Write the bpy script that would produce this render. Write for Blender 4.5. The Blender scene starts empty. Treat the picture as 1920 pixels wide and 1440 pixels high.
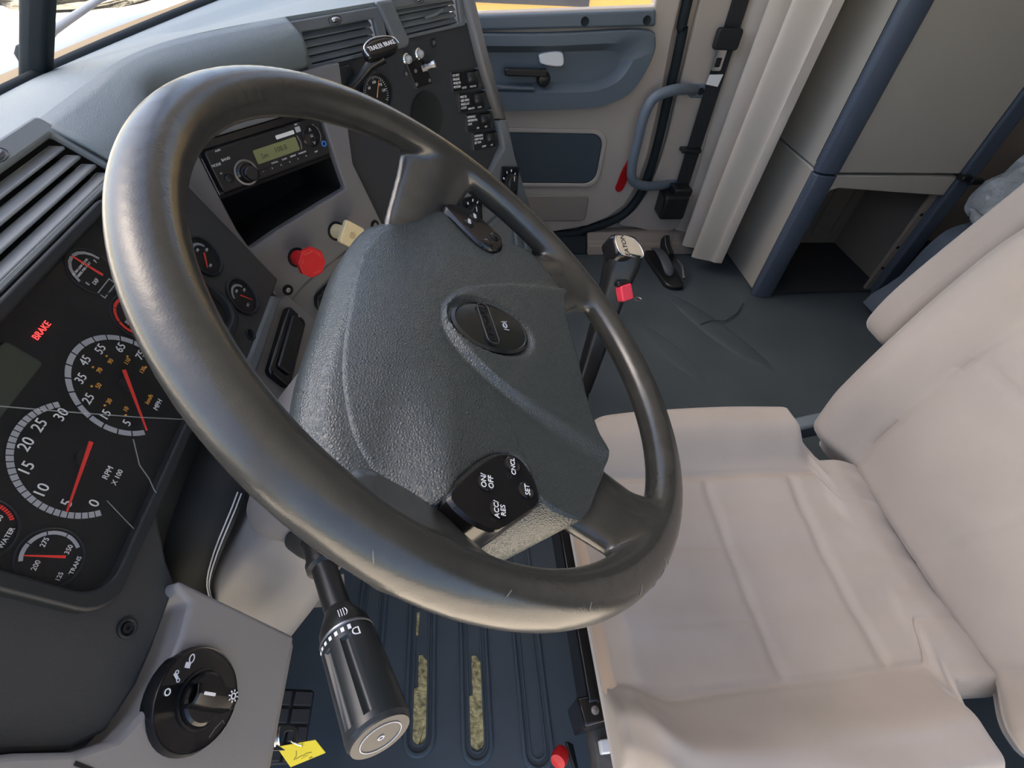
import bpy, bmesh, math, random
from math import sin, cos, pi, radians as rad
from mathutils import Vector as V, Matrix

S = bpy.context.scene
COL = S.collection
random.seed(7)

# ------------------------------------------------------------------ camera
def cam_axes(pitch, yaw, roll):
    p, y, r = rad(pitch), rad(yaw), rad(roll)
    h = V((cos(y), -sin(y), 0)); Z = V((0, 0, 1))
    F = h * cos(p) - Z * sin(p)
    R = h.cross(Z); U = R.cross(F)
    return R * cos(r) + U * sin(r), U * cos(r) - R * sin(r), F
CAM = V((0, 0, 1.10))                       # inside the driver's door opening, 1.1 m above the cab floor
R_, U_, F_ = cam_axes(47.5, 8.64, 4.28)
cd = bpy.data.cameras.new('camera'); cam = bpy.data.objects.new('camera', cd); COL.objects.link(cam)
m = Matrix((R_, U_, -F_)).transposed().to_4x4(); m.translation = CAM; cam.matrix_world = m
cd.sensor_width = 36; cd.sensor_fit = 'HORIZONTAL'; cd.lens = 900 / 1920 * 36; cd.clip_start = 0.01; cd.clip_end = 300
S.camera = cam

# ------------------------------------------------------------------ sky, sun, exposure
w = bpy.data.worlds.new('sky'); S.world = w; w.use_nodes = True
nt = w.node_tree; nt.nodes.clear()
sky = nt.nodes.new('ShaderNodeTexSky'); sky.sky_type = 'NISHITA'; sky.sun_disc = False
sky.sun_elevation = rad(52); sky.sun_rotation = rad(20); sky.air_density = 1.0; sky.dust_density = 2.5; sky.ozone_density = 1.0
bg = nt.nodes.new('ShaderNodeBackground'); bg.inputs[1].default_value = 0.30
out = nt.nodes.new('ShaderNodeOutputWorld')
nt.links.new(sky.outputs[0], bg.inputs[0]); nt.links.new(bg.outputs[0], out.inputs[0])
sl = bpy.data.lights.new('sun', 'SUN'); sl.energy = 24.0; sl.angle = rad(0.6); sl.color = (1, .93, .82)
so = bpy.data.objects.new('sun', sl); COL.objects.link(so); so.location = (0, 0, 20)
so.rotation_euler = V((-0.05, 0.62, -0.78)).to_track_quat('-Z', 'Y').to_euler()
S.view_settings.view_transform = 'Standard'; S.view_settings.look = 'None'
S.view_settings.exposure = 0.65; S.view_settings.gamma = 1; S.view_settings.use_curve_mapping = False
S.render.film_transparent = False
S.cycles.max_bounces = 6; S.cycles.diffuse_bounces = 4; S.cycles.use_adaptive_sampling = True; S.cycles.adaptive_threshold = .06; S.cycles.glossy_bounces = 3
S.cycles.transparent_max_bounces = 12; S.cycles.transmission_bounces = 8
S.cycles.sample_clamp_indirect = 6; S.cycles.caustics_reflective = False; S.cycles.caustics_refractive = False
S.cycles.use_denoising = True

# ------------------------------------------------------------------ materials
MATS = {}
def mat(name, col, rough=.5, metal=0, bump=0, bscale=300, btype='noise', var=0, vscale=6, spec=.5, emit=None, alpha=1, trans=0, coat=0, sheen=0, ior=1.45, var_col=None, bdist=.001):
    if name in MATS: return MATS[name]
    M = bpy.data.materials.new(name); M.use_nodes = True; MATS[name] = M
    N, L = M.node_tree.nodes, M.node_tree.links
    b = N['Principled BSDF']; I = b.inputs
    c = (*col, 1)
    I['Base Color'].default_value = c; I['Roughness'].default_value = rough; I['Metallic'].default_value = metal
    I['Specular IOR Level'].default_value = spec; I['Alpha'].default_value = alpha
    I['Transmission Weight'].default_value = trans; I['Coat Weight'].default_value = coat; I['IOR'].default_value = ior
    if coat: I['Coat Roughness'].default_value = .08
    if sheen: I['Sheen Weight'].default_value = sheen; I['Sheen Roughness'].default_value = .4
    if emit: I['Emission Color'].default_value = (*emit[0], 1); I['Emission Strength'].default_value = emit[1]
    tc = N.new('ShaderNodeTexCoord')
    if var:
        n = N.new('ShaderNodeTexNoise'); n.inputs['Scale'].default_value = vscale; n.inputs['Detail'].default_value = 5
        L.new(tc.outputs['Object'], n.inputs['Vector'])
        r = N.new('ShaderNodeValToRGB'); r.color_ramp.elements[0].position = .3; r.color_ramp.elements[1].position = .7
        vc = var_col or tuple(max(0, x * (1 - var)) for x in col)
        r.color_ramp.elements[0].color = (*vc, 1); r.color_ramp.elements[1].color = c
        L.new(n.outputs['Fac'], r.inputs['Fac']); L.new(r.outputs['Color'], I['Base Color'])
    if bump:
        if btype == 'leather':
            n = N.new('ShaderNodeTexVoronoi'); n.feature = 'DISTANCE_TO_EDGE'; n.inputs['Scale'].default_value = bscale
            o = n.outputs['Distance']
        elif btype == 'wave':
            n = N.new('ShaderNodeTexWave'); n.inputs['Scale'].default_value = bscale; n.inputs['Distortion'].default_value = 1
            o = n.outputs['Fac']
        else:
            n = N.new('ShaderNodeTexNoise'); n.inputs['Scale'].default_value = bscale; n.inputs['Detail'].default_value = 3
            o = n.outputs['Fac']
        L.new(tc.outputs['Object'], n.inputs['Vector'])
        bp = N.new('ShaderNodeBump'); bp.inputs['Strength'].default_value = bump; bp.inputs['Distance'].default_value = bdist
        L.new(o, bp.inputs['Height']); L.new(bp.outputs['Normal'], I['Normal'])
    return M

LEATHER = mat('wheel_leather', (.030, .038, .039), .33, spec=.8, bump=.7, bscale=480, btype='leather', bdist=.0009)
RIMM = mat('rim_rubber', (.040, .040, .037), .24, spec=.8, bump=.14, bscale=900, var=.3, vscale=30, bdist=.0005)
DASHTOP = mat('dash_pad', (.16, .19, .20), .46, bump=.6, bscale=520, btype='leather', bdist=.0006)
DASHGREY = mat('dash_grey_plastic', (.12, .135, .145), .5, bump=.15, bscale=900, bdist=.0004)
PANELGREY = mat('warm_grey_plastic', (.23, .22, .22), .48, bump=.18, bscale=700, bdist=.0004)
COLGREY = mat('column_grey_plastic', (.15, .15, .157), .48, bump=.15, bscale=700, bdist=.0004)
BEZGREY = mat('bezel_grey_plastic', (.16, .16, .165), .48, bump=.15, bscale=900, bdist=.0004)
BLACKP = mat('black_soft_plastic', (.013, .015, .017), .55, bump=.12, bscale=900, bdist=.0003)
CPBLACK = mat('charcoal_panel', (.030, .034, .039), .55, bump=.12, bscale=900, bdist=.0003)
FASCIA = mat('charcoal_fascia', (.036, .038, .040), .6, bump=.3, bscale=500, bdist=.0005)
GLOSSBLK = mat('gloss_black', (.010, .010, .011), .16)
SATBLK = mat('satin_black', (.014, .015, .016), .32)
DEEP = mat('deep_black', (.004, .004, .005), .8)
DIAL = mat('dial_black', (.009, .009, .009), .6)
WHITEPR = mat('white_print', (.80, .80, .82), .6)
GREYPR = mat('grey_print', (.42, .43, .47), .6)
ORANGEPR = mat('orange_print', (.80, .38, .06), .6)
REDN = mat('red_needle', (.85, .05, .04), .45)
REDLIT = mat('red_lit_text', (.9, .05, .05), .5, emit=((1, .06, .06), 1.4))
CHROME = mat('chrome', (.75, .76, .78), .18, metal=1)
STEEL = mat('dull_steel', (.35, .35, .36), .4, metal=1)
REDP = mat('red_plastic', (.72, .022, .025), .38, var=.12, vscale=40)
CREAM = mat('yellowed_plastic', (.80, .70, .42), .42, var=.12, vscale=50)
LCD = mat('lcd_green', (.21, .23, .10), .3)
LCDOFF = mat('lcd_dark_green', (.055, .065, .05), .3)
BLUEP = mat('blue_ring', (.05, .25, .8), .4)
TAN = mat('tan_trim', (.44, .385, .33), .55, bump=.2, bscale=600, bdist=.0005)
TANG = mat('tan_grille', (.30, .255, .22), .6, bump=.8, bscale=260, btype='leather', bdist=.002)
NAVY = mat('navy_trim', (.105, .132, .155), .48, bump=.2, bscale=700, bdist=.0005)
NAVYC = mat('navy_insert', (.050, .068, .082), .75, bump=.4, bscale=900, bdist=.0008)
HANDLEB = mat('blue_grey_handle', (.135, .17, .205), .5, bump=.25, bscale=900, bdist=.0004)
RUBBER = mat('floor_rubber', (.062, .080, .092), .52, bump=.25, bscale=350, bdist=.001, var=.25, vscale=5)
RUBSEAL = mat('door_seal_rubber', (.016, .022, .025), .75, spec=.25)
BELT = mat('belt_webbing', (.020, .022, .024), .7, bump=.5, bscale=500, btype='wave', bdist=.0006)
CURT = mat('curtain_cloth', (.50, .45, .39), .8, bump=.25, bscale=900, bdist=.0006)
SEATM = mat('seat_velour', (.365, .320, .280), .85, bump=.12, bscale=800, var=.14, vscale=7, sheen=.35, bdist=.0006)
SEATWARM = mat('seat_velour_warm_lit', (.46, .35, .26), .85, bump=.12, bscale=800, var=.1, vscale=7, sheen=.2, bdist=.0006)  # seat velour with the orange bounce light of the front edge in its colour
CABTAN = mat('cabinet_tan', (.40, .375, .325), .6, bump=.15, bscale=500, bdist=.0005)
CABNAVY = mat('cabinet_navy', (.065, .085, .120), .45, bump=.12, bscale=600, bdist=.0004)
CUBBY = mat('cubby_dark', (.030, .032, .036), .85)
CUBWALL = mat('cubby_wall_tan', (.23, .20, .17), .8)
PBAG = mat('clear_plastic_bag', (.72, .80, .84), .12, alpha=.42, bump=1, bscale=26, bdist=.02, spec=.9)
JUTE = mat('jute_padding', (.75, .60, .27), .95, bump=1, bscale=160, var=.75, vscale=110, bdist=.006)
GLASS = mat('glass', (1, 1, 1), .02, alpha=.10, spec=.4)
LENS = mat('cluster_lens', (.02, .02, .02), .08, alpha=.10, spec=.5)
YTAG = mat('yellow_tag', (.90, .72, .02), .5)
INK = mat('pen_ink', (.12, .07, .01), .6)
PINKW = mat('pink_wire', (.80, .16, .25), .5)
REFLECT = mat('red_reflector', (.42, .008, .012), .25)
REDROCK = mat('red_rocker', (.85, .06, .10), .35)
GROUND = mat('sunlit_gravel', (.49, .43, .35), .95, bump=.6, bscale=8, var=.35, vscale=2.5, bdist=.02)
DIRT = mat('dirt_pile', (.20, .175, .13), .95, bump=.8, bscale=12, var=.45, vscale=6, bdist=.03)
HOODW = mat('white_hood_paint', (.80, .80, .78), .3, coat=.5)
YELP = mat('yellow_paint', (.80, .52, .09), .35, coat=.4)
YELCOWL = mat('yellow_cowl', (.36, .22, .07), .55)
SILVERT = mat('cream_badge', (.50, .44, .34), .4)
CLEARB = mat('clear_bulb', (.85, .85, .82), .08, trans=.6)
WARMTAN = mat('tan_threshold', (.27, .225, .185), .55, bump=.2, bscale=500, bdist=.0005)
TYRE = mat('tyre_rubber', (.02, .02, .02), .8)
HEADLN = mat('headliner_grey', (.42, .41, .39), .9)
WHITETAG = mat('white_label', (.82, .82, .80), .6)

# ------------------------------------------------------------------ helpers
WL = {}
def put(o, parent, loc):
    COL.objects.link(o); o.location = loc; WL[o.name] = V(loc)
    if parent is not None:
        o.parent = parent; o.matrix_parent_inverse = Matrix.Translation(-WL[parent.name])
def tag(o, label=None, cat=None, group=None, kind=None):
    if label: o['label'] = label
    if cat: o['category'] = cat
    if group: o['group'] = group
    if kind: o['kind'] = kind
    return o
def thing(name, label, cat, loc, group=None, kind=None):
    o = bpy.data.objects.new(name, None); o.empty_display_size = .02
    put(o, None, V(loc)); return tag(o, label, cat, group, kind)

def mk(name, geo, material, parent=None, smooth=True, bevel=0, seg=2, sub=0, ang=35, label=None, cat=None, group=None, kind=None, solid=0, remesh=0, smo=0):
    verts, faces = geo
    xs = [V(v) for v in verts]
    lo = V((min(v.x for v in xs), min(v.y for v in xs), min(v.z for v in xs)))
    hi = V((max(v.x for v in xs), max(v.y for v in xs), max(v.z for v in xs)))
    c = V(((lo.x + hi.x) / 2, (lo.y + hi.y) / 2, lo.z))
    me = bpy.data.meshes.new(name)
    me.from_pydata([tuple(v - c) for v in xs], [], faces)
    bm = bmesh.new(); bm.from_mesh(me)
    bmesh.ops.remove_doubles(bm, verts=bm.verts, dist=1e-6)
    bmesh.ops.recalc_face_normals(bm, faces=bm.faces)
    bm.to_mesh(me); bm.free()
    if smooth:
        me.shade_smooth()
        if not sub and not remesh: me.set_sharp_from_angle(angle=rad(ang))
    me.materials.append(material)
    o = bpy.data.objects.new(name, me); put(o, parent, c); tag(o, label, cat, group, kind)
    if solid:
        md = o.modifiers.new('thickness', 'SOLIDIFY'); md.thickness = solid; md.offset = 0
    if remesh:
        md = o.modifiers.new('union', 'REMESH'); md.mode = 'VOXEL'; md.voxel_size = remesh; md.use_smooth_shade = True
        if smo:
            md = o.modifiers.new('soften', 'SMOOTH'); md.iterations = smo; md.factor = .5
    if bevel:
        md = o.modifiers.new('round', 'BEVEL'); md.width = bevel; md.segments = seg; md.limit_method = 'ANGLE'; md.angle_limit = rad(38); md.harden_normals = False
    if sub:
        md = o.modifiers.new('subdiv', 'SUBSURF'); md.levels = sub; md.render_levels = sub
    return o

class Fr:
    def __init__(s, O, x, n):
        s.O = V(O); s.n = V(n).normalized(); x = V(x); s.x = (x - s.n * x.dot(s.n)).normalized(); s.y = s.n.cross(s.x)
    def __call__(s, u, v, w=0): return s.O + s.x * u + s.y * v + s.n * w
    def at(s, u, v, w=0, rot=0):
        f = Fr(s(u, v, w), s.x * cos(rad(rot)) + s.y * sin(rad(rot)), s.n); return f

def join(*gs):
    Vs, Fs = [], []
    for v, f in gs:
        k = len(Vs); Vs += list(v); Fs += [tuple(i + k for i in q) for q in f]
    return Vs, Fs
def box(x0, x1, y0, y1, z0, z1):
    v = [V((x, y, z)) for z in (z0, z1) for y in (y0, y1) for x in (x0, x1)]
    return v, [(0, 1, 3, 2), (4, 6, 7, 5), (0, 4, 5, 1), (2, 3, 7, 6), (0, 2, 6, 4), (1, 5, 7, 3)]
def obox(fr, u0, u1, v0, v1, w0, w1):
    v = [fr(u, q, w) for w in (w0, w1) for q in (v0, v1) for u in (u0, u1)]
    return v, [(0, 1, 3, 2), (4, 6, 7, 5), (0, 4, 5, 1), (2, 3, 7, 6), (0, 2, 6, 4), (1, 5, 7, 3)]
def prism(fr, o, w0, w1):
    n = len(o); v = [fr(a, b, w0) for a, b in o] + [fr(a, b, w1) for a, b in o]
    return v, [tuple(range(n))[::-1], tuple(range(n, 2 * n))] + [(i, (i + 1) % n, n + (i + 1) % n, n + i) for i in range(n)]
def ringp(fr, o, i_, w0, w1):
    n = len(o); v = [fr(a, b, w) for q in (o, i_) for w in (w0, w1) for a, b in q]
    f = []
    for k in range(n):
        j = (k + 1) % n
        f += [(k, j, n + j, n + k), (2 * n + k, 3 * n + k, 3 * n + j, 2 * n + j), (n + k, n + j, 3 * n + j, 3 * n + k), (k, 2 * n + k, 2 * n + j, j)]
    return v, f
def rrect(u0, v0, u1, v1, r, n=5):
    o = []
    for cx, cy, a0 in ((u1 - r, v1 - r, 0), (u0 + r, v1 - r, 90), (u0 + r, v0 + r, 180), (u1 - r, v0 + r, 270)):
        for k in range(n + 1):
            a = rad(a0 + 90 * k / n); o.append((cx + r * cos(a), cy + r * sin(a)))
    return o
def circ(cu, cv, ru, rv=None, n=32, a0=0):
    rv = rv or ru
    return [(cu + ru * cos(2 * pi * k / n + a0), cv + rv * sin(2 * pi * k / n + a0)) for k in range(n)]
def smoothloop(pts, n=6, closed=True):
    # Catmull-Rom through 2D/3D points
    P = [V(p) if len(p) == 3 else V((p[0], p[1], 0)) for p in pts]; L = len(P); o = []
    rng = range(L) if closed else range(L - 1)
    for i in rng:
        g = lambda k: P[k % L] if closed else P[min(max(k, 0), L - 1)]
        a, b, c, d = g(i - 1), g(i), g(i + 1), g(i + 2)
        for k in range(n):
            t = k / n
            o.append(.5 * ((2 * b) + (c - a) * t + (2 * a - 5 * b + 4 * c - d) * t * t + (3 * b - a - 3 * c + d) * t ** 3))
    if not closed: o.append(P[-1])
    return [(p.x, p.y) for p in o] if len(pts[0]) == 2 else o
def tube(pts, r, n=12, closed=False, cap=True, flat=1, up=None):
    P = [V(p) for p in pts]; L = len(P); rs = r if isinstance(r, (list, tuple)) else [r] * L
    T = []
    for i in range(L):
        if closed: t = P[(i + 1) % L] - P[i - 1]
        else: t = P[min(i + 1, L - 1)] - P[max(i - 1, 0)]
        T.append(t.normalized())
    up = V(up) if up else (V((0, 0, 1)) if abs(T[0].z) < .9 else V((0, 1, 0)))
    a = (up - T[0] * up.dot(T[0])).normalized(); v = []
    for i in range(L):
        a = (a - T[i] * a.dot(T[i])).normalized(); b = T[i].cross(a)
        for k in range(n):
            q = 2 * pi * k / n; v.append(P[i] + (a * cos(q) * flat + b * sin(q)) * rs[i])
    f = []
    for i in range(L if closed else L - 1):
        j = (i + 1) % L
        for k in range(n):
            l = (k + 1) % n; f.append((i * n + k, i * n + l, j * n + l, j * n + k))
    if cap and not closed: f += [tuple(range(n))[::-1], tuple(range((L - 1) * n, L * n))]
    return v, f
def lathe(fr, prof, n=32, u=0, v=0, ru=1, rv=1):
    vs, f = [], []
    for r, w in prof:
        for k in range(n):
            q = 2 * pi * k / n; vs.append(fr(u + r * ru * cos(q), v + r * rv * sin(q), w))
    L = len(prof)
    for i in range(L - 1):
        for k in range(n):
            l = (k + 1) % n; f.append((i * n + k, i * n + l, (i + 1) * n + l, (i + 1) * n + k))
    f += [tuple(range(n))[::-1], tuple(range((L - 1) * n, L * n))]
    return vs, f
def loft(loops, cap=True, closed=True):
    n = len(loops[0]); v = [p for l in loops for p in l]; f = []
    for i in range(len(loops) - 1):
        for k in range(n if closed else n - 1):
            l = (k + 1) % n; f.append((i * n + k, i * n + l, (i + 1) * n + l, (i + 1) * n + k))
    if cap and closed: f += [tuple(range(n))[::-1], tuple(range((len(loops) - 1) * n, len(loops) * n))]
    return v, f
def star(fr, outline, hfun, rings=24, w_side=None):
    # star-shaped dished/domed cap over an outline around (0,0); hfun(u,v,s) gives height
    n = len(outline); v = [fr(0, 0, hfun(0, 0, 0))]; f = []
    for i in range(1, rings + 1):
        s = i / rings
        for a, b in outline: v.append(fr(a * s, b * s, hfun(a * s, b * s, s)))
    for k in range(n): f.append((0, 1 + k, 1 + (k + 1) % n))
    for i in range(rings - 1):
        for k in range(n):
            l = (k + 1) % n; f.append((1 + i * n + k, 1 + (i + 1) * n + k, 1 + (i + 1) * n + l, 1 + i * n + l))
    if w_side is not None:
        b0 = len(v)
        for a, b in outline: v.append(fr(a, b, w_side))
        q = 1 + (rings - 1) * n
        for k in range(n):
            l = (k + 1) % n; f.append((q + k, b0 + k, b0 + l, q + l))
        f.append(tuple(range(b0, b0 + n)))
    return v, f
def txt(fr, s, u, v, size, w=.0006, ext=.0002, rot=0, ax='CENTER', sx=1):
    c = bpy.data.curves.new('t', 'FONT'); c.body = s; c.size = size; c.extrude = ext; c.resolution_u = 3
    c.align_x = ax; c.align_y = 'CENTER'
    o = bpy.data.objects.new('t', c); me = o.to_mesh()
    ca, sa = cos(rad(rot)), sin(rad(rot))
    vs = [fr(u + (p.co.x * sx * ca - p.co.y * sa), v + (p.co.x * sx * sa + p.co.y * ca), w + p.co.z) for p in me.vertices]
    fs = [tuple(p.vertices) for p in me.polygons]
    o.to_mesh_clear(); bpy.data.objects.remove(o); bpy.data.curves.remove(c)
    return vs, fs
def arcband(fr, cu, cv, r0, r1, a0, a1, w, n=40):
    v, f = [], []
    for k in range(n + 1):
        a = rad(a0 + (a1 - a0) * k / n)
        v += [fr(cu + r0 * cos(a), cv + r0 * sin(a), w), fr(cu + r1 * cos(a), cv + r1 * sin(a), w)]
    for k in range(n): f.append((2 * k, 2 * k + 1, 2 * k + 3, 2 * k + 2))
    return v, f
def strip(fr, pts, w, h):           # flat line of width w along 2D points, at height h
    v, f = [], []
    for i, p in enumerate(pts):
        a = pts[max(i - 1, 0)]; b = pts[min(i + 1, len(pts) - 1)]
        t = V((b[0] - a[0], b[1] - a[1])).normalized(); nx, ny = -t.y * w / 2, t.x * w / 2
        v += [fr(p[0] + nx, p[1] + ny, h), fr(p[0] - nx, p[1] - ny, h)]
    for i in range(len(pts) - 1): f.append((2 * i, 2 * i + 1, 2 * i + 3, 2 * i + 2))
    return v, f
def sstep(a, b, x):
    t = min(max((x - a) / (b - a), 0), 1); return t * t * (3 - 2 * t)

a65 = rad(65)
FA = Fr((0, .298, .768), (1, 0, 0), (0, -sin(a65), cos(a65)))                 # instrument fascia: u = world X
CP = Fr((.665, .324, .768), (.745, -.667, 0), (-.655, -.729, .198))           # centre panel turned to the driver
HL = Fr((0, .288, .768), (1, 0, 0), (0, -sin(a65), cos(a65)))                 # lower left panel, proud of the fascia
WH = Fr((.2931, -.0191, .8631), (1, 0, .027), (-.0214, -sin(.6646), cos(.6646)))  # wheel plane
DR = Fr((1.76, 0, 0), (0, -1, 0), (-1, 0, 0))                                 # passenger door: u = -Y, v = Z
FL = Fr((0, 0, 0), (1, 0, 0), (0, 0, 1))
a40 = rad(42)
VL = Fr((0, .345, .868), (1, 0, 0), (0, -sin(a40), cos(a40)))                 # left vent slope

# ------------------------------------------------------------------ the setting
# ground and things outside
mk('ground', box(-40, 60, -40, 60, -1.45, -1.40), GROUND, smooth=False, kind='structure')
floor = mk('floor', box(-.31, 1.84, -2.66, .70, -.05, 0), RUBBER, bevel=.004, kind='structure')
def oval(cu, cv, hu, hv, n=10):
    o = []
    for s in (1, -1):
        for k in range(n + 1):
            a = rad(-90 + 180 * k / n) if s == 1 else rad(90 + 180 * k / n)
            o.append((cu + s * (hu - hv) + hv * cos(a), cv + hv * sin(a)))
    return o
for cu, cv, hu in ((.33, .104, .235), (.31, -.002, .235), (.29, -.112, .235), (.35, .21, .235)):
    mk('floor_rib', ringp(FL, oval(cu, cv, hu, .030), oval(cu, cv, hu - .010, .021), 0, .006), RUBBER, floor, bevel=.003)
    mk('floor_rib', ringp(FL, oval(cu, cv, hu - .016, .0165), oval(cu, cv, hu - .021, .012), 0, .003), RUBBER, floor, bevel=.0012)
def ragged(u0, u1, cv, hw, cut, seed):
    rr = random.Random(seed); top, bot = [], []
    n = 48
    for k in range(n + 1):
        t = k / n; u = u0 + (u1 - u0) * t
        e = math.sqrt(max(0, 1 - ((.12 - t) / .12) ** 2)) if t < .12 else 1
        lo = -hw * e; hi = hw * e * (1 if t < cut else .35) if True else hw
        if t > .9: lo *= (1 - t) / .1 * .8 + .2
        top.append((u, cv + hi + rr.uniform(-.001, .001))); bot.append((u, cv + lo + rr.uniform(-.001, .001)))
    return top[::-1] + bot
mk('worn_patch', prism(FL, ragged(.115, .262, .104, .0135, .62, 1), 0, .0022), JUTE, floor, smooth=False, label='worn slot in the floor mat showing tan padding, nearer the pedals')
mk('worn_patch', prism(FL, ragged(.098, .252, -.002, .0145, .55, 2), 0, .0022), JUTE, floor, smooth=False, label='worn slot in the floor mat showing tan padding, nearer the seat')
mk('worn_patch', prism(FL, [(.30, .112), (.345, .110), (.345, .116), (.30, .117)], 0, .002), JUTE, floor, smooth=False)
# wrinkles and a cut in the passenger floor mat
for (x0, y0, x1, y1, h, wd) in ((1.46, -.78, .98, -1.04, .007, .05), (1.30, -.62, .92, -.80, .004, .04)):
    pts = [V((x0 + (x1 - x0) * k / 8 + .006 * sin(k), y0 + (y1 - y0) * k / 8, -.002)) for k in range(9)]
    mk('mat_wrinkle', tube(pts, [wd * sin(pi * (k + .3) / 8.6) + .002 for k in range(9)], 12, flat=h / wd, up=(0, 0, 1)), RUBBER, floor, ang=80)
mk('mat_cut', strip(FL, [(1.245, -.855), (1.262, -.90), (1.262, -.96), (1.30, -1.02), (1.36, -1.07)], .0035, .0078), DEEP, floor, smooth=False)
pl = mk('floor_plug', lathe(FL, [(.016, 0), (.016, .002), (.012, .003), (.010, .0015), (.0005, .0015)], 24, 1.403, -.671), STEEL, floor)

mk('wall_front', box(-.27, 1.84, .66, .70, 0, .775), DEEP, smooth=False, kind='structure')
wr = mk('wall_right', join(box(1.80, 1.84, -2.62, .72, 0, .74), box(1.80, 1.84, -2.62, -.690, .74, 1.76)), TAN, smooth=False, kind='structure')
mk('wall_left', join(box(-.31, -.27, -2.62, -.98, 0, 1.76), box(-.31, -.27, -.98, -.86, 0, 1.76)), TAN, smooth=False, kind='structure')
mk('wall_rear', box(-.31, 1.84, -2.66, -2.62, 0, 1.76), HEADLN, smooth=False, kind='structure')
mk('ceiling', box(-.31, 1.84, -2.66, .06, 1.72, 1.76), HEADLN, smooth=False, kind='structure')

# threshold under the passenger door
mk('trim_1', prism(Fr((0, 0, 0), (1, 0, 0), (0, -1, 0)), [(1.70, 0), (1.80, 0), (1.80, .075), (1.755, .075), (1.735, .045), (1.715, .04)], .535, 1.04), WARMTAN, bevel=.006, kind='structure')
mk('trim_2', prism(Fr((0, 0, 0), (1, 0, 0), (0, -1, 0)), [(1.71, 0), (1.80, 0), (1.80, .06), (1.76, .06), (1.73, .035)], -.40, .533), RUBSEAL, bevel=.005, kind='structure')

# passenger door
door = mk('door_1', prism(DR, [(-.38, .06), (.4, .078), (.53, .103), (.61, .14), (.665, .19), (.698, .27), (.71, .40), (.703, .6), (.692, .76), (.685, 1.50), (.60, 1.50), (.613, .822), (.06, .787), (-.38, .765)], -.038, 0), TAN, bevel=.006, seg=3, kind='structure')
mk('door_header', prism(DR, [(-.30, 1.44), (.61, 1.44), (.61, 1.50), (-.30, 1.50)], -.038, 0), TAN, door, bevel=.005)
n_ = 5
oo = smoothloop([(-.30, .742), (.0, .742), (.30, .750), (.585, .768), (.630, .745), (.632, .69), (.595, .608), (.53, .568), (.44, .549), (.16, .536), (-.30, .53)], n_)
ii = smoothloop([(-.20, .712), (.0, .714), (.30, .722), (.52, .735), (.566, .718), (.566, .68), (.537, .635), (.49, .611), (.42, .599), (.17, .592), (-.2, .6)], n_)
i2 = smoothloop([(-.19, .690), (.0, .690), (.30, .698), (.50, .708), (.538, .695), (.538, .675), (.515, .645), (.475, .628), (.41, .620), (.17, .614), (-.19, .62)], n_)
arm = mk('armrest_panel', loft([[DR(a, b, -.002) for a, b in oo], [DR(a, b, .026) for a, b in oo], [DR(a * .985 + .004, b * .985 + .01, .036) for a, b in oo], [DR(a, b, .036) for a, b in ii], [DR(a, b, .004) for a, b in i2]]), NAVY, door, ang=50, label='blue grey upper door panel with a scooped recess')
rail = mk('sill_rail', prism(DR, [(-.36, .750), (.06, .748), (.625, .777), (.615, .818), (.06, .785), (-.36, .765)], 0, .020), NAVY, door, bevel=.009, seg=3)
for u, q in ((.402, .783), (.592, .792)):
    mk('screw_cap', lathe(DR, [(.012, .019), (.012, .0235), (.008, .0215), (.0005, .0215)], 20, u, q), RUBSEAL, rail)
mk('pull_lever', join(prism(DR, rrect(.165, .640, .30, .660, .006), .020, .044), lathe(DR, [(.022, .002), (.022, .03), (.016, .036), (.0005, .038)], 20, .292, .630)), SATBLK, door, bevel=.004, label='black door pull lever')
mk('sun_patch_tab', prism(DR, smoothloop([(.277, .697), (.335, .705), (.350, .690), (.346, .666), (.285, .670), (.274, .683)], 4), .002, .024), WHITETAG, door, bevel=.006, seg=3, label='pale rectangular tab standing in for a sun patch above the pull lever')  # pale tab added in place of the sun patch on the recess
mk('recess_ledge', prism(DR, [(.09, .600), (.265, .600), (.262, .610), (.16, .611), (.10, .622)], .002, .040), NAVY, door, bevel=.004)
mk('door_insert', prism(DR, rrect(-.25, .283, .528, .461, .045, 8), -.002, .007), NAVYC, door, bevel=.006, label='dark blue cloth insert of the lower door')
mk('insert_rim', ringp(DR, rrect(-.265, .268, .543, .476, .052, 8), rrect(-.25, .283, .528, .461, .045, 8), -.002, .010), TAN, door, bevel=.004)
mk('speaker_panel', prism(DR, rrect(-.25, .128, .515, .236, .022, 6), -.002, .008), TANG, door, bevel=.005, label='tan textured grille at the foot of the door')
mk('reflector', prism(DR, smoothloop([(.615, .285), (.624, .335), (.642, .376), (.658, .370), (.656, .315), (.645, .262), (.628, .248), (.612, .262)], 4), -.002, .005), REFLECT, door, bevel=.003, label='dark red teardrop reflector')
sp = [DR(u, q, -.012) for u, q in ((.712, 1.5), (.716, .84), (.726, .76), (.734, .61), (.741, .40), (.728, .25), (.690, .165), (.63, .117), (.53, .082), (.4, .058), (-.38, .045))]
mk('door_seal', tube(smoothloop([tuple(p) for p in sp], 6, False), .016, 10), RUBSEAL, door, ang=80, label='black rubber seal around the door edge')
mk('window_1', prism(DR, [(-.36, .76), (.62, .80), (.605, 1.46), (-.10, 1.46)], -.030, -.025), GLASS, smooth=False, kind='structure')

# B-pillar cover behind the door
mk('trim_3', prism(DR, smoothloop([(.755, 1.5), (.757, .9), (.765, .6), (.772, .40), (.752, .235), (.71, .15), (.665, .105), (.72, .09), (.93, .09), (.92, .5), (.915, .9), (.915, 1.5)], 4), -.035, -.012), TAN, bevel=.006, kind='structure')

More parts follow.
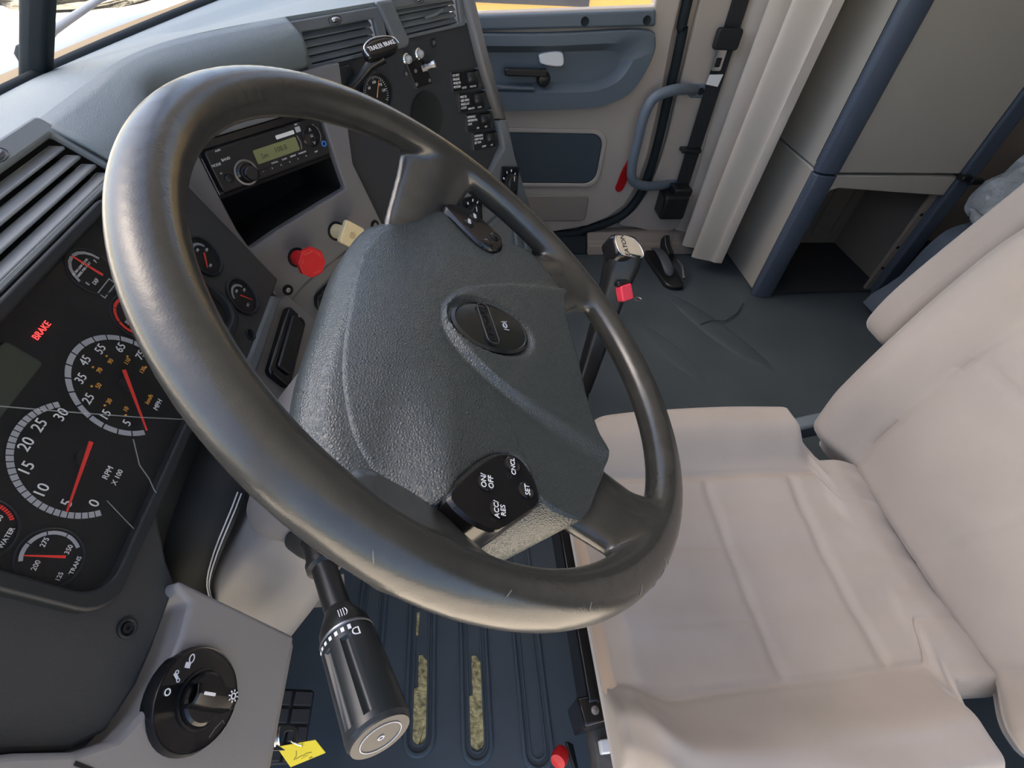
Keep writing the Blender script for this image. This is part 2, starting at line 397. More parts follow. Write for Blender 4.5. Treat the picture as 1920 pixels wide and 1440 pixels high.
# windscreen with its centre bar, rubber surround and cowl
base = [(-.30, .50, .872), (.10, .548, .868), (.45, .562, .866), (.78, .552, .866), (1.10, .532, .861), (1.40, .497, .857), (1.62, .44, .855), (1.78, .34, .86)]
def ws(p, h): return V((p[0], p[1] - .65 * h, p[2] + h))
g = [ws(p, -.01) for p in base] + [ws(p, .78) for p in reversed(base)]
mk('window_2', (g, [(i, i + 1, 14 - i, 15 - i) for i in range(7)]), GLASS, kind='structure')
mk('trim_4', tube(smoothloop([tuple(ws(p, .010) + V((0, -.012, 0))) for p in base], 4, False), .011, 10), RUBSEAL, kind='structure', ang=80)
bar = Fr(ws(base[3], 0), (1, 0, 0), (0, -1, -.65))
mk('trim_5', prism(Fr(ws(base[3], 0), (1, 0, 0), (0, -.65, 1)), rrect(-.013, -.016, .013, .012, .006, 3), -.01, .95), RUBSEAL, kind='structure', ang=60)
mk('trim_6', join(tube([ws(base[0], 0), ws(base[0], .8)], .04, 10), tube([ws(base[7], 0), ws(base[7], .8)], .035, 10)), TAN, kind='structure', ang=80)
cow = [[V((p[0] * 1.02, p[1] + dy, p[2] + dz)) for p in base] for dy, dz in ((.018, -.004), (.04, -.004), (.075, -.006), (.08, -.05))]
mk('cowl', loft(cow, cap=False, closed=False), YELCOWL, label='yellow cowl strip outside at the foot of the windscreen', cat='cowl', solid=.004)

# ------------------------------------------------------------------ outside things
hood = thing('truck_hood', 'white sunlit truck bonnet seen through the windscreen', 'hood', (.78, 1.4, -.2))
prof = [(.66, .815), (.9, .80), (1.4, .76), (1.9, .69), (2.25, .58), (2.35, .35), (2.36, -.2)]
hw = [1.06, 1.06, 1.02, .94, .84, .78, .78]
loops = []
for (y, z), h in zip(prof, hw):
    loops.append([V((.78 + h * cx, y, z - .09 * abs(cx) ** 6 * (1 if z > 0 else .3))) for cx in [k / 8 for k in range(-8, 9)]])
mk('hood_shell', loft(loops, cap=False, closed=False), HOODW, hood, ang=60, solid=.01)
for s in (-1, 1):
    mk('hood_side', (lambda a: (a, [(0, 1, 2, 3)]))([V((.78 + s * 1.06, .71, .70)), V((.78 + s * .785, 2.33, .25)), V((.78 + s * .785, 2.33, -.5)), V((.78 + s * 1.06, .71, -.5))]), HOODW, hood, smooth=False, solid=.01)
wp = thing('windscreen_wiper', 'wiper arm and blade resting at the foot of the windscreen', 'wiper', (1.05, .68, .82))
mk('arm', tube([(1.02, .70, .835), (1.12, .71, .850), (1.30, .705, .865), (1.52, .64, .885)], [.012, .010, .008, .006], 8, flat=.6), mat('wiper_grey', (.45, .44, .42), .5), wp, ang=70)
mk('blade', tube([(1.25, .66, .885), (1.52, .63, .885), (1.72, .54, .90)], [.006, .008, .005], 6), RUBSEAL, wp, ang=70)
mk('pivot_cap', lathe(Fr((1.02, .70, .822), (1, 0, 0), (0, 0, 1)), [(.02, 0), (.02, .02), (.012, .03), (.0005, .03)], 16), RUBSEAL, wp)

def lump(cx, cy, cz, rx, ry, rz, seed, n=20):
    rr = random.Random(seed); vs, fs = [], []
    for i in range(n + 1):
        th = pi / 2 * i / n
        for k in range(2 * n):
            q = 2 * pi * k / (2 * n); f = 1 + .10 * sin(3 * q + seed) + .05 * rr.uniform(-1, 1)
            vs.append(V((cx + rx * sin(th) * cos(q) * f, cy + ry * sin(th) * sin(q) * f, cz + rz * cos(th) * f)))
    for i in range(n):
        for k in range(2 * n):
            l = (k + 1) % (2 * n); fs.append((i * 2 * n + k, i * 2 * n + l, (i + 1) * 2 * n + l, (i + 1) * 2 * n + k))
    return vs, fs
mk('dirt_mound', lump(17.0, 8.6, -1.41, 4.2, 2.6, .7, 3), DIRT, label='low grey brown dirt mound on the yard beyond the bonnet', cat='dirt mound', ang=80)

yt = thing('parked_truck', 'yellow truck parked beyond the passenger window', 'truck', (4.4, -.6, -1.4))
FY = Fr((3.2, 0, -1.4), (0, -1, 0), (-1, 0, 0))
mk('body', prism(FY, [(-2.2, .55), (-2.1, 1.55), (-1.0, 1.80), (-.55, 1.88), (-.35, 2.75), (1.5, 2.8), (1.55, .55)], -2.2, 0), YELP, yt, bevel=.08, seg=3)
mk('side_window', prism(FY, [(-.20, 1.98), (-.08, 2.62), (.75, 2.62), (.75, 1.98)], .0, .012), DEEP, yt, bevel=.006)
mk('body_moulding', prism(FY, [(-1.6, 1.585), (1.2, 1.62), (1.2, 1.68), (-1.6, 1.645)], 0, .02), mat('brown_strip', (.30, .20, .08), .5), yt, bevel=.01)
for u in (-1.45, 1.0):
    mk('wheel', lathe(FY, [(.15, -.30), (.48, -.30), (.50, -.24), (.50, -.06), (.48, .0), (.28, .0), (.26, -.06), (.0005, -.06)], 32, u, .50), TYRE, yt)

# ------------------------------------------------------------------ dashboard
dash = thing('dashboard', 'grey wrap-around truck dashboard with charcoal instrument panels', 'dashboard', (.6, .45, .5))
# top pad: front edge polyline -> windscreen base
front = [(-.28, .400, .904), (.10, .398, .906), (.40, .396, .907), (.531, .394, .908), (.60, .385, .915), (.665, .362, .927), (.72, .322, .935), (.80, .252, .938), (.90, .163, .938), (1.00, .073, .938), (1.097, -.015, .937)]
back = [(-.28, .52, .872), (.05, .555, .870), (.35, .575, .868), (.45, .578, .868), (.55, .572, .868), (.66, .568, .868), (.78, .565, .868), (.95, .555, .866), (1.15, .535, .864), (1.35, .51, .862), (1.55, .47, .862)]
ff = smoothloop(front, 6, False); bb = smoothloop(back, 6, False)
rows = []
for k in range(15):
    t = k / 14; row = []
    for a, b in zip(ff, bb):
        p = a.lerp(b, t); p.z = a.z + (b.z - a.z) * t + .0015 * sin(pi * t)
        if a.x > .80: p.z -= .008 * sstep(.38, .46, t) * (1 - sstep(.62, .72, t)) * sstep(.80, .86, a.x)
        row.append(p)
    rows.append(row)
lip = [p + V((0, -.004, -.012)) for p in ff]
mk('top_pad', loft([lip] + rows, cap=False, closed=False), DASHTOP, dash, ang=60, solid=.004, label='grained grey dash top pad')
# passenger side of the dash, behind the turned panel
mk('passenger_dash', prism(Fr((0, 0, 0), (0, 1, 0), (1, 0, 0)), smoothloop([(.16, .30), (.12, .55), (.14, .76), (.20, .835), (.36, .850), (.50, .84), (.62, .78), (.62, .30)], 4), 1.16, 1.74), DASHGREY, dash, ang=50)
# vent slope above the cluster
for xa, xb in ((-.28, .205), (.528, .535)):
    mk('vent_shelf', loft([[V((x, .395, .907)) for x in (xa, xb)], [V((x, .330, .852)) for x in (xa, xb)]], cap=False, closed=False), DASHGREY, dash, smooth=False, solid=.006)
# fascia with the lens opening; lower edge scooped over the column
fo = [(-.05, .104), (.60, .104), (.60, -.098), (.42, -.104), (.40, -.075), (.36, -.062), (.27, -.062), (.225, -.072), (.190, -.097), (.176, -.112), (.132, -.112), (.099, -.109), (.072, -.101), (.060, -.08), (.058, -.05), (.05, .02), (.0, .03), (-.05, .03)]
fl_o = [(.145, -.06), (.30, -.067), (.475, -.067), (.485, -.05), (.485, .09), (.475, .10), (.16, .10), (.145, .085)]
def resample(o, n):
    P = [V((a, b)) for a, b in o]; L = [(P[(i + 1) % len(P)] - P[i]).length for i in range(len(P))]; T = sum(L); res = []
    for k in range(n):
        d = T * k / n; i = 0
        while d > L[i]: d -= L[i]; i += 1
        p = P[i].lerp(P[(i + 1) % len(P)], d / L[i]); res.append((p.x, p.y))
    return res
fas = mk('instrument_fascia', prism(FA, fo, -.012, 0), FASCIA, dash, bevel=.003, label='charcoal instrument fascia')
# lower left panel with the light switch
hp = [(.172, -.098), (.157, -.243), (-.20, -.243), (-.20, .03), (.040, .03), (.053, -.05), (.058, -.085), (.075, -.108), (.102, -.118), (.135, -.117), (.150, -.108)]
ho = smoothloop([(.172, -.098), (.172, -.11)], 2, False)
lowp = mk('lower_panel', prism(HL, [(.174, -.100), (.160, -.243), (-.20, -.243), (-.20, .030), (.045, .030), (.056, -.04), (.058, -.075), (.066, -.098), (.083, -.110), (.106, -.117), (.135, -.119), (.160, -.117), (.166, -.100)], -.030, .004), PANELGREY, dash, bevel=.006, seg=4, label='warm grey lower panel around the light switch')
mk('panel_return', prism(HL, [(.160, -.243), (-.20, -.243), (-.20, -.252), (.156, -.252)], -.060, -.002), PANELGREY, dash, bevel=.004)
mk('panel_seam', strip(HL, [(.052, -.075), (.048, -.092), (-.02, -.125)], .0025, .0046), DEEP, lowp, smooth=False)
# lower grey panel under fascia to the right of the column (carries the two rockers)
mk('knee_panel', prism(CP, [(-.035, -.186), (.004, -.186), (.056, -.166), (.128, -.151), (.236, -.145), (.245, -.32), (-.07, -.36)], -.02, .004), BEZGREY, dash, bevel=.003, label='grey knee panel below the red and yellow knobs')
mk('knee_panel', prism(FA, [(.345, -.110), (.56, -.108), (.60, -.125), (.62, -.27), (.345, -.27)], -.03, -.008), BEZGREY, dash, bevel=.003, label='grey knee panel right of the steering column')
mk('knee_edge', prism(FA, [(.345, -.098), (.56, -.096), (.57, -.112), (.345, -.116)], -.02, .003), DASHGREY, dash, bevel=.004)
# centre panel backing
cpo = [(.192, .114), (.376, .116), (.392, .124), (.560, .126), (.600, .06), (.625, -.05), (.640, -.13), (.66, -.20), (.72, -.34), (.60, -.40), (.44, -.40), (.40, -.25), (.245, -.20), (.192, -.05)]
sk_t = smoothloop([(.531, .394, .908), (.60, .385, .915), (.665, .362, .927), (.72, .322, .935), (.80, .252, .938), (.832, .222, .938)], 5, False)
sk_b = smoothloop([tuple(p) for p in (V((.531, .328, .852)), V((.600, .318, .850)), CP(-.02, .118, .016), CP(.05, .118, .016), CP(.14, .116, .012), CP(.195, .115, .006))], 5, False)
sk_rows = []
for k in range(9):
    t = k / 8; sk_rows.append([a.lerp(b, t) + V((-.012, -.014, .006)) * sin(pi * t) for a, b in zip(sk_t, sk_b)])
mk('pad_skirt', loft(sk_rows, cap=False, closed=False), DASHTOP, dash, ang=60, solid=.004)
cpan = mk('centre_panel', prism(CP, cpo, -.020, 0), CPBLACK, dash, bevel=.003, label='charcoal centre panel turned toward the driver')
# side strip of the centre panel, upper and lower piece
mk('edge_strip', loft([[CP(u, v, w) for u, v, w in ((.548, .178, .0), (.556, .178, .010), (.576, .178, .006), (.582, .178, -.06))], [CP(u, v, w) for u, v, w in ((.572, .060, .0), (.581, .060, .010), (.603, .06, .006), (.612, .06, -.06))], [CP(u, v, w) for u, v, w in ((.604, -.045, .0), (.612, -.047, .010), (.636, -.055, .006), (.645, -.055, -.06))]], cap=False, closed=False), BEZGREY, dash, ang=30, solid=.003)
mk('edge_strip', loft([[CP(u, v, w) for u, v, w in ((.604, -.049, .0), (.613, -.051, .010), (.638, -.058, .006), (.647, -.058, -.06))], [CP(u, v, w) for u, v, w in ((.610, -.10, .0), (.618, -.11, .010), (.652, -.135, .006), (.660, -.135, -.06))], [CP(u, v, w) for u, v, w in ((.560, -.138, .0), (.556, -.146, .010), (.672, -.20, .006), (.680, -.20, -.06))], [CP(u, v, w) for u, v, w in ((.44, -.150, .0), (.45, -.156, .010), (.715, -.33, .006), (.725, -.33, -.06))]], cap=False, closed=False), DASHGREY, dash, ang=40, solid=.003)
lowc = mk('lower_console', join(prism(CP, [(.40, -.16), (.55, -.155), (.66, -.20), (.715, -.34), (.60, -.62), (.44, -.62)], -.03, .004)), BEZGREY, dash, bevel=.006, label='grey lower centre console beside the floor')
mk('console_trim', obox(CP, .615, .632, -.60, -.30, .004, .016), NAVY, dash, bevel=.004)
mk('console_trim', obox(CP, .652, .668, -.60, -.34, .004, .016), NAVY, dash, bevel=.004)
mk('console_rail', prism(CP, [(.46, -.262), (.60, -.250), (.60, -.238), (.46, -.25)], .004, .018), DASHGREY, dash, bevel=.003)
# radio surround
rs_o = [(-.048, .115), (.245, .115), (.215, -.02), (.238, -.136), (.185, -.138), (.128, -.146), (.056, -.160), (.004, -.182), (-.010, -.180), (-.030, -.09)]
rs_i = [(-.004, .070), (.188, .070), (.186, .0), (.187, -.050), (.140, -.055), (.095, -.0605), (.05, -.066), (.002, -.074), (-.003, -.04), (-.004, .02)]
mk('radio_surround', ringp(CP, resample(rs_o, 60)[0:0] or rs_o, rs_i, 0, .018), BEZGREY, dash, bevel=.004, seg=3, ang=30, label='raised grey surround of the radio and storage slot')
mk('surround_flank', loft([[CP(-.048, .115, .018), CP(-.030, -.09, .018), CP(-.010, -.180, .018)], [FA(.60, .104, -.004), FA(.598, 0, -.004), FA(.575, -.105, -.004)]], cap=False, closed=False), BEZGREY, dash, smooth=False, solid=.003)
mk('storage_slot', join(([CP(-.006, -.076, .012), CP(.190, -.052, .012), CP(.190, -.052, -.1), CP(-.006, -.076, -.1)], [(0, 1, 2, 3)]), obox(CP, -.004, .188, -.074, .0, -.10, -.096), obox(CP, -.004, .188, -.002, .002, -.1, .006), obox(CP, -.006, -.003, -.074, 0, -.1, .006), obox(CP, .186, .189, -.055, 0, -.1, .006)), DEEP, dash, smooth=False, label='empty black storage slot under the radio')
for (u, q) in ((.026, -.153), (.220, -.124)):
    sc_ = mk('panel_screw', lathe(CP, [(.0085, .016), (.0085, .0195), (.006, .0195), (.0055, .018), (.0005, .018)], 20, u, q), DEEP, dash)
    mk('screw_head', lathe(CP, [(.004, .0175), (.004, .0205), (.002, .0205), (.0018, .019), (.0003, .019)], 12, u, q), STEEL, sc_)
for fr_, u, q in ((FA, .135, -.086), (FA, .474, -.090), (FA, .477, .098), (CP, .464, .108)):
    sc_ = mk('panel_screw', lathe(fr_, [(.0075, -.001), (.0075, .0015), (.006, .002), (.0045, .0), (.0005, .0)], 20, u, q), BLACKP, dash)
    mk('screw_head', lathe(fr_, [(.0038, .0), (.0038, .0015), (.0018, .0015), (.0015, .0003), (.0003, .0003)], 12, u, q), STEEL if fr_ is CP else DEEP, sc_)

# ------------------------------------------------------------------ air vents
def vent(label, fr, u0, u1, v0, v1, nl, fw_l, fw_t, frame_mat, louv_mat, tab_u, lever=False, w=.004, shelf=None):
    t = thing('air_vent', label, 'air vent', fr((u0 + u1) / 2, v0, 0), 'dashboard air vents')
    iu0, iu1, iv0, iv1 = u0 + fw_l, u1 - fw_l, v0 + .005, v1 - fw_t
    mk('frame', ringp(fr, rrect(u0, v0, u1, v1, .006, 4), rrect(iu0, iv0, iu1, iv1, .003, 4), -.004, w), frame_mat, t, bevel=.0025)
    mk('duct', obox(fr, iu0 - .002, iu1 + .002, iv0 - .002, iv1 + .002, -.05, -.022), DEEP, t, smooth=False)
    H = (iv1 - iv0) / nl
    for k in range(nl):
        vc = iv0 + H * (k + .5)
        lf = Fr(fr(0, vc, -.008), fr.x, fr.n * .75 + fr.y * .62)
        mk('louver', obox(lf, iu0, iu1, -H * .52, H * .52, -.0016, .0016), louv_mat, t, bevel=.0012)
    for k in range(5):
        uu = iu0 + (iu1 - iu0) * (k + .5) / 5
        mk('vane', obox(fr, uu - .0008, uu + .0008, iv0, iv1, -.024, -.016), BLACKP, t, smooth=False)
    tb = mk('thumb_tab_recess', lathe(fr, [(.012, w - .001), (.012, w + .0006), (.009, w - .0012), (.0003, w - .0012)], 20, tab_u, v1 - fw_t * .5, 1, .48), BLACKP, t)
    mk('thumb_tab', lathe(fr, [(.008, w - .001), (.007, w + .003), (.004, w + .005), (.0003, w + .005)], 16, tab_u, v1 - fw_t * .5, 1, .5), CHROME if lever else STEEL, tb)
    if lever:
        mk('vane_lever', tube([fr((u0 + u1) / 2 - .01, iv0 + H * 1.9, .0), fr((u0 + u1) / 2 + .008, iv0 + H * 2.1, .008), fr((u0 + u1) / 2 + .03, iv0 + H * 2.6, .006)], .0022, 8), DASHGREY, t, ang=80)
    return t
vent('wide grey air vent above the instrument cluster', VL, .20, .533, -.008, .066, 4, .012, .018, mat('vent_frame_grey', (.165, .18, .18), .45, bump=.12, bscale=900, bdist=.0003), mat('louver_silver', (.30, .31, .31), .30), .455)
vent('charcoal air vent behind the trailer brake handle', CP, .188, .360, .113, .170, 4, .020, .014, DASHGREY, DASHGREY, .268)
vent('charcoal air vent with a small centre lever nearest the passenger door', CP, .376, .553, .122, .177, 4, .014, .014, DASHGREY, DASHGREY, .445, True)
mk('vent_divider', prism(CP, [(.350, .176), (.382, .176), (.403, .120), (.396, .112), (.372, .112)], -.002, .009), DASHGREY, dash, bevel=.004)

# ------------------------------------------------------------------ instrument cluster
cl = thing('instrument_cluster', 'instrument cluster with speedometer, tachometer and red needles under a cracked lens', 'gauge cluster', FA(.31, -.06, 0))
L_ = rrect(.147, -.057, .480, .093, .022, 6)
Lo = [(.310 + (a - .3135) * 1.05, .018 + (b - .018) * 1.13) for a, b in L_]
mk('bezel', ringp(FA, Lo, L_, -.004, .010), BLACKP, cl, bevel=.004, seg=3)
face = mk('dial_face', prism(FA, L_, -.003, .001), DIAL, cl, smooth=False)
mk('lens', prism(FA, L_, .0085, .0095), LENS, cl, smooth=False, label='clear lens with hairline cracks')
crk_glare = join(strip(FA, [(.268, -.022), (.250, -.036), (.243, -.048), (.236, -.056), (.232, -.064)], .0010, .0099), strip(FA, [(.212, -.026), (.205, -.042), (.200, -.054)], .0007, .0099), strip(FA, [(.225, .093), (.262, .028), (.290, -.02), (.312, -.055)], .0009, .0099))  # first two strips are cracks, the last paints a reflection streak
mk('crack_and_glare', crk_glare, mat('crack_glare_white', (.45, .48, .48), .4, alpha=.45), cl, smooth=False)
def dial(cu, cv, r0, r1, a0, a1, segs, m, parent, gap=.10, w=.0016):
    gs = []; d = (a1 - a0) / segs
    for k in range(segs): gs.append(arcband(FA, cu, cv, r0, r1, a0 + d * (k + gap / 2), a0 + d * (k + 1 - gap / 2), w, 4))
    return mk('scale_ring', join(*gs), m, parent, smooth=False)
def ringw(cu, cv, r, parent, name='dial_rim'):
    return mk(name, ringp(FA, circ(cu, cv, r), circ(cu, cv, r - .0015), .001, .0022), BLACKP, parent, bevel=.0005)
def needle(cu, cv, ang, L, back, wd, parent, w=.005, m=REDN):
    f = FA.at(cu, cv, w, ang)
    return mk('needle', prism(f, [(-back, -wd * .75), (-back, wd * .75), (L, wd * .2), (L, -wd * .2)], -.0006, .0006), m, parent, smooth=False)
# tachometer
dial(.239, 0, .0425, .047, 223, 47, 30, GREYPR, cl, .16)
gs = [txt(FA, s, .239 + .0365 * cos(rad(a)), .0365 * sin(rad(a)), .0105, .0018) for s, a in zip('0 5 10 15 20 25 30'.split(), (219, 190, 161, 132, 104, 77, 50))]
gs += [txt(FA, 'RPM', .237, -.021, .0062, .0018), txt(FA, 'X 100', .237, -.029, .0056, .0018)]
mk('tachometer_print', join(*gs), WHITEPR, cl, smooth=False)
needle(.239, 0, 190, .044, .013, .0019, cl)
mk('needle_hub', lathe(FA, [(.006, .0015), (.006, .0045), (.0003, .0045)], 20, .239, 0), DIAL, cl)
# speedometer
dial(.316, 0, .0425, .047, 226, -43, 18, GREYPR, cl, .10)
gs = [txt(FA, s, .316 + .0355 * cos(rad(a)), .0355 * sin(rad(a)), .0095, .0018) for s, a in zip('5 15 25 35 45 55 65 75 85'.split(), (206, 177, 148.5, 120, 92, 62, 33, 4, -28))]
mk('speedometer_print', join(*gs), WHITEPR, cl, smooth=False, kind='stuff')
mk('unit_print', txt(FA, 'MPH', .316, -.031, .0062, .0018), WHITEPR, cl, smooth=False)
gs = []
for s, a in zip('10 30 50 70 90 110 130'.split(), (204, 168, 131, 95, 60, 23, -13)):
    gs += [txt(FA, s, .316 + .0232 * cos(rad(a)), .0232 * sin(rad(a)), .0052, .0018), prism(FA, circ(.316 + .0285 * cos(rad(a)), .0285 * sin(rad(a)), .0009, n=8), .0012, .0018)]
gs += [txt(FA, 'km/h', .316, -.022, .0055, .0018)]
mk('kilometre_print', join(*gs), ORANGEPR, cl, smooth=False)
needle(.316, 0, 225, .044, .013, .0019, cl)
mk('needle_hub', lathe(FA, [(.006, .0015), (.006, .0045), (.0003, .0045)], 20, .316, 0), DIAL, cl)
# small dials inside the cluster
def small(cu, cv, r, a0, a1, segs, na, words, m=GREYPR, nl=.85):
    ringw(cu, cv, r * 1.16, cl)
    dial(cu, cv, r * .86, r, a0, a1, segs, m, cl, .06)
    mk('dial_print', join(*[txt(FA, s, cu + a, cv + b, z, .0018) for s, a, b, z in words]), WHITEPR, cl, smooth=False)
    needle(cu, cv, na, r * nl, r * .35, .0012, cl)
small(.165, -.015, .0185, 118, -48, 4, 107, [('200', -.0075, .006, .0046), ('275', .008, .0085, .0046), ('350', .0085, -.0075, .0046), ('TRANS', 0, -.0165, .0042), ('125', -.010, -.0105, .0042)], nl=.95)
small(.168, .030, .0185, 118, 0, 4, 60, [('250', .009, -.006, .0042), ('WATER', 0, -.0155, .0042)])
dial(.168, .030, .0159, .0185, -3, -48, 8, REDN, cl, .3)
small(.397, .070, .0190, 175, 5, 2, 100, [('E', -.0145, -.003, .0042), ('F', .012, .003, .0046), ('ULTRA LOW SULFUR', -.004, .0085, .0026), ('DIESEL FUEL ONLY', -.004, .0055, .0026), ('DEF', -.007, -.0065, .0044)], nl=1.0)
mk('level_bar', ringp(FA, [(.381, .0505), (.403, .0505), (.403, .0575), (.381, .0575)], [(.3818, .0513), (.4022, .0513), (.4022, .0567), (.3818, .0567)], .0012, .0018), GREYPR, cl, smooth=False)
small(.385, .024, .0190, 200, 20, 4, 175, [('50', -.011, .002, .0046), ('OIL', 0, -.012, .0042)], REDN)
small(.440, .030, .0190, 200, 20, 4, 120, [('AIR', 0, -.012, .0042)])
mk('warning_text', txt(FA, 'BRAKE', .317, .0705, .0066, .0018), REDLIT, cl, smooth=False, label='lit red BRAKE warning')
mk('message_display', prism(FA, rrect(.212, .057, .293, .083, .003), .001, .0016), LCDOFF, cl, smooth=False, label='dim green message display')

# two round gauges beside the cluster
for (u, q, na, lab, scale) in ((.521, -.001, 215, 'upper of the two round gauges right of the cluster', 'PRI'), (.515, -.061, 300, 'lower of the two round gauges right of the cluster', 'SEC')):
    t = thing('round_gauge', lab, 'gauge', FA(u, q - .02, 0), 'round gauges beside the cluster')
    mk('bezel', lathe(FA, [(.0245, -.002), (.0245, .003), (.0225, .004), (.0215, .002), (.0215, -.001)], 36, u, q), BLACKP, t)
    mk('dial_face', lathe(FA, [(.0215, -.001), (.0215, .0008), (.0003, .0008)], 32, u, q), DIAL, t)
    mk('scale_ring', arcband(FA, u, q, .0135, .0165, 150, 20, .0012), GREYPR, t, smooth=False)
    mk('dial_print', join(txt(FA, '100', u + .0, q + .009, .004, .0013), txt(FA, '150', u + .012, q + .001, .004, .0013), txt(FA, scale, u - .004, q - .011, .004, .0013)), WHITEPR, t, smooth=False)
    needle(u, q, na, .015, .004, .0011, t, .0025)
    mk('lens', lathe(FA, [(.0215, .0028), (.0215, .0034), (.0003, .0034)], 32, u, q), LENS, t)

# ------------------------------------------------------------------ radio, knobs and switches of the centre panel
rd = thing('car_radio', 'black car radio with green display and round volume knob', 'radio', CP(.09, .0, 0))
mk('body', prism(CP, rrect(-.003, .001, .187, .069, .004), -.12, .006), GLOSSBLK, rd, bevel=.002)
mk('faceplate', prism(CP, rrect(.004, .004, .183, .058, .006), .004, .014), SATBLK, rd, bevel=.003, seg=3)
mk('display', prism(CP, rrect(.066, .024, .135, .042, .002), .0135, .0148), LCD, rd, smooth=False, label='green liquid crystal display')
mk('display_digits', join(txt(CP, 'Sm', .080, .0315, .0095, .015), txt(CP, '100.8', .106, .0335, .0095, .015)), mat('lcd_digit', (.09, .10, .05), .5), rd, smooth=False)
mk('volume_knob', lathe(CP, [(.0135, .013), (.0135, .016), (.0105, .018), (.0098, .030), (.008, .0315), (.0003, .0315)], 32, .045, .020), GLOSSBLK, rd)
mk('knob_collar', lathe(CP, [(.0165, .013), (.0165, .0152), (.0140, .0155), (.0138, .013)], 32, .045, .020), STEEL, rd)
mk('small_button', lathe(CP, [(.0055, .013), (.0055, .016), (.0042, .0168), (.0003, .0168)], 20, .020, .020), SATBLK, rd)
mk('maker_strip', prism(CP, rrect(.106, .0455, .136, .0505, .001), .0138, .0146), WHITETAG, rd, smooth=False)
mk('square_button', prism(CP, rrect(.139, .046, .147, .053, .001), .0138, .0150), GREYPR, rd, smooth=False)
mk('round_pad', lathe(CP, [(.0145, .0135), (.0145, .0155), (.0125, .0165), (.0003, .0165)], 28, .160, .036), GLOSSBLK, rd)
mk('pad_arc', arcband(CP, .160, .036, .0155, .0168, -40, 60, .0148), STEEL, rd, smooth=False)
mk('pad_marks', join(txt(CP, '<', .160, .045, .009, .0168, rot=-90), txt(CP, '>', .160, .027, .009, .0168, rot=-90), txt(CP, '=', .160, .036, .010, .0168)), GREYPR, rd, smooth=False)
mk('blue_socket_ring', lathe(CP, [(.0042, .0138), (.0042, .0152), (.0026, .0152), (.0026, .0138)], 20, .177, .021), BLUEP, rd, label='blue ring around the socket')
mk('mute_button', lathe(CP, [(.0055, .0138), (.0055, .0155), (.0003, .0157)], 20, .176, .050), SATBLK, rd)
for k in range(6):
    mk('preset_button', prism(CP, rrect(.062 + .0145 * k, .0115, .074 + .0145 * k, .0165, .001), .0138, .0156), SATBLK, rd, bevel=.0006)
gs = [txt(CP, s, u, q, z, .0146) for s, u, q, z in (('MODE', .012, .0395, .0045), ('BAND', .027, .0425, .0045), ('PS', .013, .0285, .003), ('AS/PS', .022, .0545, .0032), ('SCROLL', .090, .0195, .003), ('SCAN', .106, .0195, .003), ('REPEAT', .121, .0195, .003), ('RANDOM', .137, .0195, .003), ('SRC', .143, .0560, .003), ('ENT', .160, .0145, .003))]
gs += [txt(CP, str(k + 1), .068 + .0145 * k, .014, .003, .0158) for k in range(6)]
mk('button_print', join(*gs), WHITEPR, rd, smooth=False)
mk('display_edge', strip(CP, [(.138, .024), (.140, .033), (.138, .0425)], .002, .0148), STEEL, rd, smooth=False)
mk('left_chrome_line', obox(CP, .0002, .0012, .004, .050, .006, .0085), STEEL, rd, smooth=False)

def push_knob(label, u, q, m, shape, L):
    t = thing('brake_knob', label, 'knob', CP(u, q - .012, .018), 'push-pull brake knobs')
    axis = Fr(CP(u, q, .018), CP.x, CP.n)
    mk('socket', lathe(axis, [(.0155, -.004), (.0155, .0015), (.0125, .002), (.012, -.002)], 24), DEEP, t)
    mk('stem', lathe(axis, [(.0118, -.01), (.0118, .012), (.0108, L), (.0003, L)], 24), m, t)
    if shape == 8: o = circ(0, 0, .0235, n=8, a0=pi / 8)
    else: o = [(a * .7071 - b * .7071, a * .7071 + b * .7071) for a, b in rrect(-.0185, -.0185, .0185, .0185, .004, 4)]
    hd = mk('head', prism(axis, o, L - .001, L + .008), m, t, bevel=.0018, seg=3, ang=30)
    if shape == 8:
        mk('lettering', join(*[txt(axis, s, .016 * cos(rad(a)), .016 * sin(rad(a)), .0042, L + .0082, rot=a - 90) for s, a in (('TRAILER', 90), ('AIR', 150), ('PUSH', -90), ('SUPPLY', 30))]), mat('red_relief', (.80, .12, .10), .3), hd, smooth=False)
    else:
        mk('boss', lathe(axis, [(.0055, L + .007), (.0055, L + .0088), (.0003, L + .0088)], 20), mat('worn_cream', (.55, .44, .25), .5), hd)
push_knob('red octagonal push-pull brake knob', .062, -.114, REDP, 8, .034)
push_knob('yellowed square push-pull brake knob turned on its corner', .143, -.104, CREAM, 4, .036)

tb = thing('trailer_brake_lever', 'black trailer brake hand lever with white lettering in front of the vent', 'lever', CP(.29, .07, 0))
lf = Fr(CP(.298, .123, .055), CP.x * 1 + CP.y * .06, CP.n * .75 + CP.y * .55)
mk('handle', prism(lf, smoothloop([(-.034, -.006), (-.030, .007), (-.012, .0135), (.012, .0135), (.031, .008), (.033, -.003), (.020, -.011), (-.022, -.012)], 5), -.010, .004), GLOSSBLK, tb, bevel=.005, seg=3)
mk('chrome_rim', tube([lf(a, b, .003) for a, b in smoothloop([(-.033, -.007), (-.031, .006), (-.012, .0135), (.012, .0135), (.031, .008), (.034, -.002)], 5, False)], .0013, 6), CHROME, tb, ang=80)
mk('lettering', txt(lf, 'TRAILER BRAKE', .0, .001, .0088, .0045, sx=.88), WHITEPR, tb, smooth=False)
mk('arm', tube([lf(0, -.008, -.006), CP(.282, .105, .040), CP(.266, .088, .022), CP(.258, .075, .0)], [.010, .008, .0075, .011], 10), SATBLK, tb, ang=80)
mk('base_plate', prism(CP, rrect(.225, .03, .276, .108, .006), -.001, .006), BLACKP, tb, bevel=.002)

